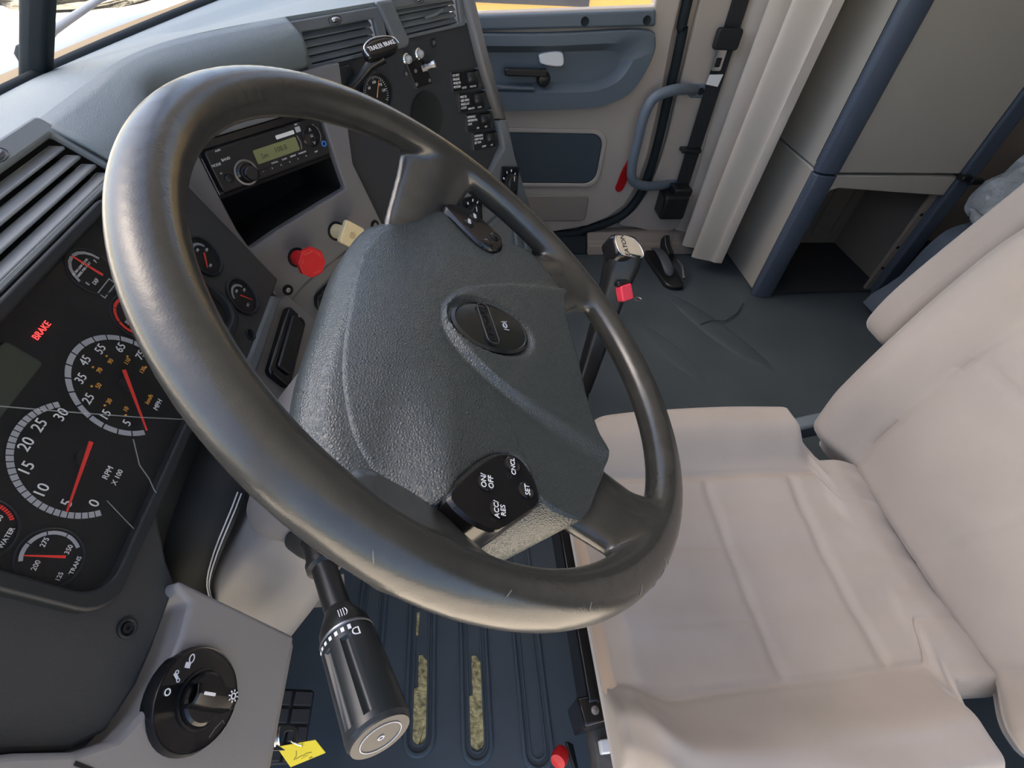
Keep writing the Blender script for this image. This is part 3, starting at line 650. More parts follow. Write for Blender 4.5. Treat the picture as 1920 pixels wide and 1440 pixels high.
ag = thing('dial_gauge', 'round air pressure gauge with white ticks on the charcoal centre panel', 'gauge', CP(.306, .03, 0))
gc = (.310, .061)
mk('bezel', lathe(CP, [(.031, -.001), (.031, .008), (.0285, .010), (.0262, .006), (.0262, .002)], 40, *gc), SATBLK, ag)
mk('dial_face', lathe(CP, [(.0262, .0), (.0262, .0025), (.0003, .0025)], 32, *gc), DIAL, ag)
gs = []
for k in range(31):
    a = rad(215 - 250 * k / 30); r0 = .0195 if k % 5 == 0 else .0215
    f = CP.at(gc[0], gc[1], .003, math.degrees(a)); gs.append(obox(f, r0, .0245, -.0003, .0003, 0, .0003))
mk('scale_ticks', join(*gs), WHITEPR, ag, smooth=False, kind='stuff')
mk('dial_print', join(*[txt(CP, s, gc[0] + .0158 * cos(rad(a)), gc[1] + .0158 * sin(rad(a)), .0055, .0031) for s, a in (('60', 140), ('100', 90), ('PSI', 40), ('120', 5))]), WHITEPR, ag, smooth=False)
f = CP.at(gc[0], gc[1], .005, 62)
mk('needle', prism(f, [(-.006, -.0008), (-.006, .0008), (.019, .0003), (.019, -.0003)], -.0003, .0003), mat('orange_needle', (.9, .38, .16), .4), ag, smooth=False)

for k, (u, q) in enumerate(((.392, .095), (.422, .098))):
    t = thing('indicator_lamp', ('clear round indicator lamp nearer the gauge', 'clear round indicator lamp farther from the gauge')[k], 'indicator lamp', CP(u, q - .009, 0), 'clear indicator lamps')
    mk('collar', lathe(CP, [(.0090, -.001), (.0090, .003), (.0072, .0045), (.0068, .002)], 24, u, q), CHROME, t)
    mk('bulb_lens', lathe(CP, [(.0068, .002), (.0066, .007), (.0048, .0105), (.002, .012), (.0003, .0122)], 20, u, q), CLEARB, t)
tg = thing('toggle_switch', 'chrome toggle switch on a small black plate', 'switch', CP(.42, .05, 0))
mk('plate', prism(CP, [(.386, .090), (.428, .090), (.440, .051), (.397, .051)], -.001, .004), GLOSSBLK, tg, bevel=.001)
mk('plate_edge', obox(Fr(CP(.3855, .090, 0), CP.x * .28 - CP.y * .96, CP.n), 0, .041, -.0008, .0008, 0, .006), STEEL, tg, smooth=False)
af = Fr(CP(.424, .076, .003), CP.x, CP.n * .8 + CP.x * .45 + CP.y * .2)
mk('lever', lathe(af, [(.0068, 0), (.0068, .008), (.0052, .0085), (.0052, .018), (.0066, .0185), (.0066, .024), (.0003, .0245)], 8), CHROME, tg, ang=25)
for u, q in ((.404, .076), (.400, .0565), (.433, .0565), (.381, .0755)):
    mk('mounting_screw', lathe(CP, [(.003, .002), (.003, .0055), (.0012, .006), (.0003, .0055)], 12, u, q), STEEL, tg)
mk('recess_shade_disc', lathe(CP, [(.040, -.001), (.040, .003), (.036, .002), (.034, .001), (.0003, .001)], 36, .413, .004, 1, .96), mat('recess_shade_black', (.008, .010, .011), .6), parent=None, label='black disc painting the shaded recess below the toggle switch', cat='shaded recess')  # flat black disc paints the shade of a recess under the toggle

lab4 = (('DO NOT|ENGAGE|WHILE IN|MOTION', 'LOCK', 'UNLOCK', 'topmost rocker switch of the column of four beside the panel edge'),
        ('MUST BE|USED WITH|VEHICLE AT|A STOP', 'UNLOCK', 'LOCK', 'second rocker switch from the top in the column of four'),
        ('INTERAXLE|DIFFERENTIAL|LOCK', 'ON', 'OFF', 'third rocker switch from the top in the column of four'),
        ('SUSPENSION|DUMP VALVE|EJECTION', 'DUMP', 'OFF', 'lowest rocker switch of the column of four'))
for k, (ws_, l1, l2, lb) in enumerate(lab4):
    cu, cv = .527 + .0115 * k, .039 - .0385 * k
    f = CP.at(cu, cv, 0, -6 - 1.2 * k)
    t = thing('rocker_switch', lb, 'switch', f(0, -.015, 0), 'labelled rocker switches on the centre panel')
    mk('housing', prism(f, rrect(-.038, -.0155, .038, .0155, .002, 3), -.002, .004), GLOSSBLK, t, bevel=.001)
    mk('housing_edge', obox(f, -.0395, -.0378, -.0155, .0155, 0, .0055), STEEL, t, smooth=False)
    rk = mk('rocker', loft([[f(u, v, w) for u, w in ((.004, .003), (.010, .010), (.020, .0125), (.030, .011), (.036, .004))] for v in (-.007, .0125)], cap=False, closed=False), SATBLK, t, ang=40, solid=.002)
    mk('rocker_glint', obox(f, .0330, .0345, -.006, .0115, .0075, .0085), GREYPR, rk, smooth=False)
    gs = [txt(f, s, -.034, .010 - .0062 * i, .0058, .0043, ax='LEFT', sx=.82) for i, s in enumerate(ws_.split('|'))]
    gs += [txt(f, l1, -.004, -.0115, .0048, .0043), txt(f, l2, .022, -.0115, .0045, .0043)]
    mk('lettering', join(*gs), WHITEPR, t, smooth=False)
    mk('side_clip', obox(f, .034, .040, .0165, .0185, -.001, .009), DASHGREY, t, smooth=False)

def climate(label, cu, cv, rot, sz):
    f = CP.at(cu, cv, .010, rot)
    t = thing('climate_dial', label, 'climate control', f(0, -sz, 0), 'climate control dials')
    mk('plate', prism(f, rrect(-.034 * sz, -.034 * sz, .034 * sz, .034 * sz, .006, 4), -.004, .003), GLOSSBLK, t, bevel=.0015)
    mk('knob', lathe(f, [(.019 * sz, .002), (.018 * sz, .014), (.015 * sz, .0165), (.0003, .0165)], 28), SATBLK, t)
    mk('knob_marks', join(*[obox(f.at(0, 0, .003, a), .0225 * sz, .028 * sz, -.0016, .0016, 0, .0006) for a in range(-30, 240, 38)]), WHITEPR, t, smooth=False, kind='stuff')
    mk('pointer', obox(f.at(0, 0, .0166, 100), .004, .0145 * sz, -.0011, .0011, 0, .0006), WHITEPR, t, smooth=False)
climate('black climate dial at the lower end of the panel edge', .618, -.182, -18, 1.0)
climate('black climate dial seen through the steering wheel gap', .478, -.200, -10, 1.0)

for k, (u0, v0, u1, v1, lb) in enumerate(((.062, -.212, .185, -.170, 'black rocker pod under the red knob behind the wheel hub'),)):
    f = CP.at((u0 + u1) / 2, (v0 + v1) / 2 - .004, .010, 10)
    t = thing('rocker_pod', lb, 'switch', f(0, -.02, 0), 'black rocker pods on the knee panel')
    mk('housing', prism(f, smoothloop([(-.062, -.010), (-.058, .008), (-.04, .016), (.045, .019), (.06, .013), (.062, -.016), (-.045, -.022)], 4), -.006, .006), GLOSSBLK, t, bevel=.003)
    mk('rocker', prism(f, rrect(-.035, -.012, .01, .010, .003), .005, .011), SATBLK, t, bevel=.002)
    mk('rocker', prism(f, rrect(.014, -.012, .055, .010, .003), .005, .011), SATBLK, t, bevel=.002)
    mk('symbol', join(txt(f, '*', -.040, -.011, .012, .0115), strip(f, [(-.054, -.004), (-.053, .003)], .002, .0066)), WHITEPR, t, smooth=False)
f = FA.at(.530, -.146, -.006, 2)
t = thing('rocker_pod', 'tall black rocker pod between the column and the knee panel', 'switch', f(0, -.03, 0), 'black rocker pods on the knee panel')
mk('housing', prism(f, rrect(-.085, -.020, .045, .018, .008), -.008, .007), GLOSSBLK, t, bevel=.003)
mk('rocker', prism(f, rrect(-.07, -.012, .03, .010, .004), .006, .011), SATBLK, t, bevel=.002)
mk('symbol', txt(f, '*', .035, -.002, .010, .0115), GREYPR, t, smooth=False)

# ------------------------------------------------------------------ headlight switch
hs = thing('headlight_switch', 'black oval headlight switch with a round turn knob and white symbols', 'switch', HL(.094, -.19, .004))
hf = HL.at(.094, -.147, .004, 0)
def egg(r, n=40): return [(r * .0375 * cos(2 * pi * k / n) * (1 + .05 * sin(2 * pi * k / n)), r * .0385 * sin(2 * pi * k / n)) for k in range(n)]
mk('bezel', loft([[hf(a, b, -.006) for a, b in egg(1)], [hf(a, b, .002) for a, b in egg(1)], [hf(a, b, .0055) for a, b in egg(.955)], [hf(a, b, .0045) for a, b in egg(.90)], [hf(a, b, .0035) for a, b in egg(.3)]]), GLOSSBLK, hs, ang=50)
mk('knob_well', lathe(hf, [(.0215, .003), (.0215, .0052), (.0200, .0052), (.0195, .0035), (.0003, .0035)], 36, .0, -.004), SATBLK, hs)
kb = mk('turn_knob', lathe(hf, [(.0190, .003), (.0185, .008), (.0165, .0095), (.0003, .010)], 36, .0, -.004), GLOSSBLK, hs)
kf = hf.at(.0, -.004, .009, 90)
mk('grip', loft([[kf(u, v * (1 - .12 * abs(u) / .02), w) for v, w in ((-.0092, -.002), (-.0072, .0095), (0, .0118), (.0072, .0095), (.0092, -.002))] for u in (-.0195, -.016, -.008, 0, .008, .016, .0195)], cap=False, closed=False), GLOSSBLK, kb, ang=30, solid=.001)
mk('grip_bar', obox(kf, .004, .014, -.0010, .0010, .0122, .0132), WHITEPR, kb, smooth=False)
gs = [ringp(hf, circ(.001, .028, .0026, n=16), circ(.001, .028, .0017, n=16), .0045, .0049),
      strip(hf, [(.0105, .0235), (.0135, .0275)], .0025, .0048), ringp(hf, circ(.0095, .0225, .0016, n=12), circ(.0095, .0225, .0009, n=12), .0045, .0049), ringp(hf, circ(.0145, .0255, .0016, n=12), circ(.0145, .0255, .0009, n=12), .0045, .0049),
      obox(hf, .0185, .0225, .016, .0205, .0045, .0049), ringp(hf, circ(.0255, .0165, .0035, .0024, n=16), circ(.0255, .0165, .0026, .0016, n=16), .0045, .0049)]
mk('symbols', join(*gs), WHITEPR, hs, smooth=False)
gs = [ringp(kf, circ(-.0135, -.001, .0024, n=14), circ(-.0135, -.001, .0016, n=14), .0128, .0134)] + [obox(kf.at(-.0135, -.001, .0128, a), .0031, .0046, -.0004, .0004, 0, .0005) for a in range(0, 360, 45)]
mk('panel_light_symbol', join(*gs), WHITEPR, kb, smooth=False)
mk('release_groove', strip(hf, [(-.024, -.020), (-.018, -.0235), (-.012, -.029), (-.016, -.033), (-.024, -.031)], .0006, .0046), STEEL, hs, smooth=False)

# ------------------------------------------------------------------ steering column, stalk and wheel
col_ = thing('steering_column', 'grey plastic steering column cover under the wheel', 'steering column', WH(0, 0, -.40))
def rsec(s, hw_, top, bot, r=.025):
    return [WH(a, b, -s) for a, b in rrect(-hw_, bot, hw_, top, r, 5)]
mk('upper_cover', loft([rsec(.055, .055, .045, -.045), rsec(.075, .078, .062, -.052), rsec(.18, .083, .066, -.054), rsec(.275, .085, .066, -.050), rsec(.290, .082, .060, -.048)]), COLGREY, col_, ang=50)
mk('lower_sleeve', loft([rsec(.275, .074, .048, -.050), rsec(.292, .082, .054, -.055), rsec(.34, .092, .056, -.062), rsec(.40, .108, .058, -.068), rsec(.50, .128, .060, -.075)]), COLGREY, col_, ang=50)
bt = smoothloop([FA(.176, -.112, -.006)[:], FA(.190, -.094, -.006)[:], FA(.225, -.070, -.006)[:], FA(.27, -.060, -.006)[:], FA(.36, -.060, -.006)[:], FA(.41, -.08, -.006)[:]], 4, False)
bo_ = smoothloop([WH(-.112, .030, -.42)[:], WH(-.102, .052, -.385)[:], WH(-.085, .062, -.34)[:], WH(-.04, .064, -.30)[:], WH(.03, .064, -.30)[:], WH(.08, .06, -.31)[:]], 4, False)
mk('boot', loft([bt, [a.lerp(b, .5) + V((0, .03, -.02)) for a, b in zip(bt, bo_)], bo_], cap=False, closed=False), mat('boot_fabric', (.006, .008, .009), .75), col_, ang=60, solid=.003, label='black cloth boot with grey stitching')
for d in (.006, .011):
    mk('stitching', tube([a.lerp(b, 1 - d * 9) + V((0, -.001, .002)) for a, b in list(zip(bt, bo_))[1:13]], .0007, 6), GREYPR, col_)
mk('stalk_socket', lathe(Fr(WH(-.084, -.012, -.262), WH.y, WH.x * -1), [(.040, -.004), (.040, .004), (.032, .010), (.020, .014), (.0003, .014)], 32), BLACKP, col_)
mk('mount_bracket', join(obox(Fr((.262, .235, .36), (.5, -.1, .25), (0, -1, .3)), -.008, .03, -.10, .02, -.004, .004)), TAN, col_, bevel=.002)
mk('bracket_plate', box(.26, .30, .20, .235, .33, .40), STEEL, col_, bevel=.003)

st = thing('wiper_stalk', 'thick black multi-function stalk with fluted sides pointing at the driver door', 'stalk', (.12, .10, .66))
b0, b1 = V((.196, .136, .668)), V((.0485, .0625, .708))
ax = (b1 - b0).normalized(); LEN = (b1 - b0).length
SF = Fr(b0, V((0, 0, 1)).cross(ax), ax)      # n along the stalk; y roughly up
mk('neck', lathe(SF, [(.0125, -.02), (.0125, .012), (.0145, .014), (.0145, .020), (.0105, .022), (.0108, LEN * .42)], 24), SATBLK, st)
mk('cone', lathe(SF, [(.0108, LEN * .40), (.0150, LEN * .45), (.0190, LEN * .50), (.0198, LEN * .545)], 32), SATBLK, st)
mk('collar_ring', lathe(SF, [(.0200, LEN * .545), (.0206, LEN * .548), (.0206, LEN * .556), (.0200, LEN * .56)], 32), STEEL, st)
loops = []
NP = 160
for t_, rr_, fl_ in ((.56, .0202, 0), (.60, .0208, 0), (.615, .0208, 0), (.625, .0210, 1), (.95, .0218, 1), (.96, .0218, 0), (.985, .0216, 0), (1.0, .0200, 0)):
    lp = []
    for k in range(NP):
        q = 2 * pi * k / NP
        d = 0
        if fl_ and 1.35 < q < 4.3:
            d = .0032 * max(0, sin((q - 1.35) * 8.5)) ** .6
        lp.append(SF((rr_ - d) * cos(q), (rr_ - d) * sin(q), LEN * t_))
    loops.append(lp)
mk('grip', loft(loops), mat('stalk_black', (.022, .026, .028), .30), st, ang=28)
cp_ = mk('end_cap', lathe(SF, [(.0200, LEN), (.0198, LEN + .0012), (.0003, LEN + .0014)], 40), mat('stalk_cap_grey', (.032, .032, .035), .5, bump=.2, bscale=900, bdist=.0003), st)
mk('cap_ring', ringp(SF, circ(0, 0, .0142, n=40), circ(0, 0, .0135, n=40), LEN + .0013, LEN + .0018), GREYPR, cp_, smooth=False)
mk('cap_dot', ringp(SF, circ(0, 0, .0024, n=16), circ(0, 0, .0012, n=16), LEN + .0013, LEN + .0019), GREYPR, cp_, smooth=False)
def onst(ang_, t_, r_=.0212): return Fr(SF(r_ * cos(ang_), r_ * sin(ang_), LEN * t_), (SF.x * -sin(ang_) + SF.y * cos(ang_)), SF.x * cos(ang_) + SF.y * sin(ang_))
gs = []
for i in range(7): gs.append(obox(onst(2.75 - .24 * i, .585, .0207), -.0012, .0012, -.0009 - .00018 * i, .0009 + .00018 * i, 0, .0004))
gs += [txt(onst(1.15, .615, .0210), 'D', 0, 0, .009, .0002), txt(onst(1.35, .50, .0190), '(|||', 0, 0, .007, .0004)]
mk('symbols', join(*gs), WHITEPR, st, smooth=False)

sw = thing('steering_wheel', 'black four-spoke truck steering wheel with a padded grained hub', 'steering wheel', WH(0, 0, -.05))
def W(pts): return [WH(*p) for p in pts]
RC, RT = .2131, .0158
rim = tube(W([(RC * cos(2 * pi * k / 120), RC * sin(2 * pi * k / 120), 0) for k in range(120)]), RT, 20, closed=True)
def hubh(u, v):
    h = -.019 - .2 * v
    if v > .03: h -= 4.6 * (v - .03) ** 2
    return h - u * u * sstep(.015, .055, v) - 14 * max(0, v - .092) ** 2
sh_o = smoothloop([(.168, .022), (.164, .046), (.148, .066), (.116, .082), (.065, .092), (0, .095), (-.065, .097), (-.118, .090), (-.150, .072), (-.166, .048), (-.168, .022), (-.150, -.010), (-.140, -.050), (-.135, -.088), (-.100, -.102), (-.05, -.092), (0, -.090), (.05, -.092), (.100, -.102), (.135, -.088), (.140, -.050), (.150, -.010)], 5)
gs = [rim]
for s in (-1, 1):
    gs.append(tube(W([(s * .11, .036, -.068), (s * .145, .036, -.057), (s * .178, .038, -.030), (s * .208, .040, -.003)]), [.026, .031, .035, .042], 20, flat=.40, up=WH.n))
    gs.append(tube(W([(s * .100, -.076, -.026), (s * .126, -.101, -.018), (s * .143, -.126, -.009), (s * .155, -.146, -.001)]), [.038, .040, .037, .044], 20, flat=.38, up=WH.n))
rimo = mk('rim', join(*gs), RIMM, sw, remesh=.0026, smo=10, label='worn smooth black rim with four spokes')
mk('hub_shell', star(WH, sh_o, lambda u, v, s: hubh(u, v) - .0009 - .010 * sstep(.90, 1, s), 36, -.095), LEATHER, sw, ang=60)
pd_o = smoothloop([(.160, .025), (.150, .038), (.134, .055), (.108, .071), (.062, .083), (0, .086), (-.062, .083), (-.108, .071), (-.134, .055), (-.150, .038), (-.160, .025), (-.143, .014), (-.125, -.003), (-.117, -.017), (-.118, -.030), (-.131, -.040), (-.148, -.046), (-.154, -.074), (-.130, -.093), (-.102, -.108), (-.080, -.102), (-.045, -.099), (0, -.100), (.045, -.099), (.080, -.102), (.102, -.108), (.130, -.093), (.154, -.074), (.148, -.046), (.131, -.040), (.118, -.030), (.117, -.017), (.125, -.003), (.143, .014)], 5)
def padh(u, v, s):
    h = hubh(u, v) + .0006 - .0024 * sstep(.982, 1.0, s)
    hwid = .10 * math.sqrt(max(0, (.024 - v) / .125))
    if v < .024: h += .0060 * (1 - sstep(hwid - .004, hwid + .003, abs(u)))
    e = math.hypot(u / .0300, (v + .015) / .0385)
    h -= .0035 * (1 - sstep(.94, 1.03, e))
    return h
mk('hub_pad', star(WH, pd_o, padh, 64, -.092), LEATHER, sw, ang=70, label='grained charcoal hub pad')
HB = Fr(WH(0, -.015, -.0100), WH.x, WH.n + WH.y * .2).at(0, 0, 0, 12)
def rimpt(t, q, r): return WH((RC + r * cos(q)) * cos(t), (RC + r * cos(q)) * sin(t), r * sin(q))
SCUFF = mat('scuff_pale', (.13, .125, .11), .7)
for t0, q0, q1, dt in ((215, .15, .75, 1.2), (217.5, .55, 1.25, -1.6), (219, .1, .55, .8), (212, .2, .5, .5), (205, .7, 1.15, .6), (191, .9, 1.2, .5), (176, 1.1, 1.35, .7), (160, .5, .8, -1.0)):
    mk('scuff_mark', tube([rimpt(rad(t0 + dt * k / 5), q0 + (q1 - q0) * k / 5, RT - .0002) for k in range(6)], [.0001, .0003, .0004, .0003, .0003, .0001], 5), SCUFF, rimo)
hn = mk('horn_button', lathe(HB, [(1, -.008), (1, -.001), (.93, .0005), (.90, -.0002), (.86, .0), (.5, .0018), (.01, .0024)], 48, 0, 0, .0275, .0355), mat('horn_black', (.010, .012, .012), .25, bump=.1, bscale=900, bdist=.0003), sw, label='oval horn button with an embossed maker badge')
bf = HB.at(.0, .005, .0022)
mk('badge', ringp(bf, rrect(-.0225, -.0058, .0225, .0058, .0055, 5), rrect(-.0212, -.0046, .0212, .0046, .0044, 5), -.001, .0012), SATBLK, hn, bevel=.0004)
mk('badge_lettering', txt(bf, 'FREIGHTLINER', 0, 0, .0066, .0004, .0004, sx=.86), SATBLK, hn, smooth=False)
mk('horn_symbol', join(ringp(bf, circ(.001, -.0165, .0028, .0020, n=16), circ(.001, -.0165, .0021, .0014, n=16), -.001, .0009), strip(bf, [(-.004, -.014), (-.004, -.019)], .0008, .0008), strip(bf, [(.004, -.0135), (.0055, -.0195)], .0008, .0008)), GREYPR, hn, smooth=False)
for s, lb in ((-1, 'gloss black cruise switch pod with white print'), (1, 'gloss black switch pod on the far side of the hub')):
    po = smoothloop([(s * .160, .024), (s * .143, .012), (s * .126, -.005), (s * .1185, -.018), (s * .1195, -.030), (s * .131, -.038), (s * .148, -.041), (s * .160, -.028), (s * .174, -.002)], 4)
    pc = (s * .142, -.010); PD = Fr(WH(0, 0, -.0150), WH.x, WH.n + WH.y * .15)
    pod = mk('switch_pod', loft([[PD(a, b, -.045) for a, b in po], [PD(a, b, -.001) for a, b in po], [PD(pc[0] + (a - pc[0]) * .94, pc[1] + (b - pc[1]) * .94, .001) for a, b in po]]), GLOSSBLK, sw, ang=40, label=lb)
    for (a, b) in ((.144, -.001), (.126, -.022), (.160, -.008), (.143, -.030)):
        mk('button', lathe(PD, [(.0058, .0), (.0056, .002), (.004, .003), (.0003, .0032)], 20, s * a, b), GLOSSBLK, pod)
    if s < 0:
        mk('lettering', join(txt(PD, 'ON/', -.144, .0015, .0050, .0034), txt(PD, 'OFF', -.144, -.0035, .0050, .0034), txt(PD, 'CNCL', -.1290, -.021, .0046, .0034), txt(PD, 'ACC/', -.161, -.006, .0046, .0034), txt(PD, 'RES', -.161, -.0105, .0046, .0034), txt(PD, 'SET', -.1435, -.030, .0050, .0034)), WHITEPR, pod, smooth=False)
    else:
        mk('lettering', join(txt(PD, 'ON', .144, -.001, .0050, .0034), txt(PD, 'OFF', .160, -.008, .0046, .0034)), WHITEPR, pod, smooth=False)

# ------------------------------------------------------------------ key, pedal
ky = thing('ignition_key', 'dark ignition key with a yellow paper tag under the lower panel', 'key', (.08, .20, .42))
kf2 = Fr((.090, .211, .437), (-.10, -.72, .05), (-.35, -.1, .93))
mk('key_bow', ringp(kf2, rrect(-.016, -.012, .016, .012, .009, 5), rrect(.002, -.006, .011, .006, .004, 5), -.003, .003), SATBLK, ky, bevel=.0015)
mk('lock_barrel', lathe(Fr((.092, .222, .436), (1, 0, 0), (-.1, 1, .05)), [(.010, -.008), (.010, .03), (.0003, .03)], 20), STEEL, ky)
for k in range(5):
    mk('barrel_rib', lathe(Fr((.0925 - .0006 * k, .213 + .0042 * k, .436), (1, 0, 0), (-.1, 1, .05)), [(.0105, 0), (.0112, .001), (.0105, .002)], 20), CHROME, ky)
rg = [V((.083 + .009 * cos(q) * .4, .196 + .008 * cos(q), .437 + .010 * sin(q))) for q in [2 * pi * k / 24 for k in range(24)]]
mk('split_ring', tube(rg, .0008, 6, closed=True), CHROME, ky)
tg_ = [V(p) for p in ((.082, .216, .4365), (.083, .174, .4440), (.072, .163, .4355), (.064, .201, .4240))]
TF = Fr(tg_[3], tg_[2] - tg_[3], (tg_[2] - tg_[3]).cross(tg_[0] - tg_[3]))
tg2 = [((p - TF.O).dot(TF.x), (p - TF.O).dot(TF.y)) for p in tg_]
tagp = mk('paper_tag', prism(TF, tg2, -.0004, .0004), YTAG, ky, smooth=False, label='yellow paper tag')
mk('pen_scribble', join(strip(TF, [(.012, .014), (.010, .009), (.006, .006)], .0007, .0006), strip(TF, [(.008, .006), (.016, .007), (.022, .005), (.014, .004), (.020, .0075), (.027, .0062)], .0005, .0006), strip(TF, [(.022, .0012), (.026, .0018)], .0008, .0006)), INK, tagp, smooth=False)

pe = thing('clutch_pedal', 'black ribbed rubber pedal below the lower panel', 'pedal', (.15, .31, .02))
PF = Fr((.150, .312, .112), (1, 0, .0), (-.02, -.62, .78))
mk('pad', prism(PF, rrect(-.052, -.04, .052, .04, .008, 4), -.010, 0), BLACKP, pe, bevel=.003)
for i in range(4):
    for j in range(2):
        mk('tread_block', obox(PF, -.048 + .025 * i, -.027 + .025 * i, -.035 + .037 * j, -.003 + .037 * j, 0, .005), mat('pedal_tread', (.035, .035, .037), .6), pe, bevel=.0015)
mk('arm', tube([PF(0, .01, -.008), (.16, .42, .16), (.16, .60, .40)], .010, 8), SATBLK, pe, ang=80)

# ------------------------------------------------------------------ gear lever
gl = thing('gear_lever', 'black gear lever with a cream badge and a red button on its grip', 'gear lever', (.66, -.28, 0))
g0, g1 = V((.690, -.262, .30)), V((.800, -.325, .57))
mk('boot', loft([[V((.66, -.275, .0)) + V((.085 * cos(q), .085 * sin(q), 0)) for q in [2 * pi * k / 20 for k in range(20)]], [V((.664, -.272, .05)) + V((.05 * cos(q), .05 * sin(q), 0)) for q in [2 * pi * k / 20 for k in range(20)]], [V((.672, -.268, .14)) + V((.030 * cos(q), .030 * sin(q), 0)) for q in [2 * pi * k / 20 for k in range(20)]], [V((.692, -.262, .30)) + V((.018 * cos(q), .018 * sin(q), 0)) for q in [2 * pi * k / 20 for k in range(20)]]]), BLACKP, gl, ang=60)
mk('stick', tube([V((.68, -.266, .2)), g0, g0.lerp(g1, .6)], .013, 12), SATBLK, gl, ang=80)
gax = (g1 - g0).normalized()
GF = Fr(g1, V((0, -1, .1)), gax)          # n along lever; x toward the rear
def gs_(w_, hx, hy, ox=0, oy=0): return [GF(ox + a, oy + b, w_) for a, b in rrect(-hx, -hy, hx, hy, min(hx, hy) * .62, 5)]
mk('grip', loft([gs_(-.29, .019, .017), gs_(-.20, .022, .020), gs_(-.12, .024, .021), gs_(-.07, .027, .023), gs_(-.03, .031, .027), gs_(.0, .034, .029), gs_(.02, .030, .026)]), SATBLK, gl, ang=60)
top_n = gax * .55 + GF.x * .25 + V((-.5, .0, .55))
TB = Fr(g1 + gax * .024 + V((-.004, 0, .006)), V((.12, -1, 0)), top_n)
mk('knob_cap', loft([[TB(a * 1.02, b * 1.02, -.030) for a, b in rrect(-.036, -.030, .036, .032, .020, 6)], [TB(a, b, -.004) for a, b in rrect(-.036, -.030, .036, .032, .020, 6)], [TB(a * .86, b * .86, .004) for a, b in rrect(-.036, -.030, .036, .032, .020, 6)]]), GLOSSBLK, gl, ang=50)
bo = smoothloop([(-.026, -.020), (-.028, .012), (-.014, .024), (.016, .020), (.029, .002), (.027, -.022), (.0, -.025)], 5)
bdg = mk('badge_plate', prism(TB, bo, .002, .0055), SILVERT, gl, bevel=.001, label='cream metal badge with dark lettering')
mk('badge_rim', ringp(TB, [(a * 1.06, b * 1.06) for a, b in bo], bo, .001, .0062), CHROME, bdg, bevel=.0008)
mk('badge_lettering', txt(Fr(TB(-.006, 0, .0055), TB.y, TB.n), 'EATON', 0, .004, .0150, .0004), DEEP, bdg, smooth=False)
RB = Fr(GF(.015, -.026, -.055), V((.2, -1, .15)), V((-.75, -.35, .55)))
mk('red_button', prism(RB, rrect(-.014, -.016, .014, .016, .004, 4), -.010, .010), REDROCK, gl, bevel=.003, seg=3, label='red rocker button')
mk('button_hood', prism(RB, rrect(-.017, .016, .017, .026, .003, 3), -.012, .008), SATBLK, gl, bevel=.003)

# small floor fittings near the passenger door
fb = thing('floor_latch', 'black floor latch with a grey rounded paddle beside the curtain', 'latch', (1.50, -.80, 0))
mk('base', prism(FL, smoothloop([(1.455, -.850), (1.47, -.800), (1.56, -.785), (1.68, -.775), (1.73, -.800), (1.70, -.850), (1.58, -.868), (1.48, -.872)], 4), 0, .020), SATBLK, fb, bevel=.006)
mk('paddle', loft([[V(p) for p in ((1.50, -.845, .020), (1.50, -.805, .020), (1.53, -.800, .020), (1.53, -.850, .020))], [V(p) for p in ((1.53, -.838, .060), (1.53, -.795, .060), (1.56, -.790, .058), (1.56, -.842, .058))], [V(p) for p in ((1.63, -.826, .075), (1.63, -.785, .075), (1.66, -.783, .070), (1.66, -.830, .070))], [V(p) for p in ((1.69, -.815, .030), (1.69, -.795, .030), (1.715, -.796, .026), (1.715, -.818, .026))]]), mat('paddle_grey', (.07, .08, .09), .5), fb, sub=2)
mk('steel_link', tube([(1.49, -.872, .03), (1.55, -.880, .045), (1.60, -.878, .04)], .006, 8), STEEL, fb, ang=80)
mk('hook', prism(Fr((1.68, -.86, 0), (1, .1, 0), (.1, -1, 0)), [(-.05, 0), (.03, 0), (.05, .06), (.03, .09), (.0, .06), (-.04, .05)], -.012, .012), SATBLK, fb, bevel=.004)
fp = mk('floor_bracket', join(obox(Fr((1.49, -.50, 0), (.9, -.4, 0), (-.35, -.45, .8)), -.03, .03, .0, .055, 0, .006)), STEEL, label='small square metal plate on the floor behind the gear lever', cat='bracket', bevel=.002)

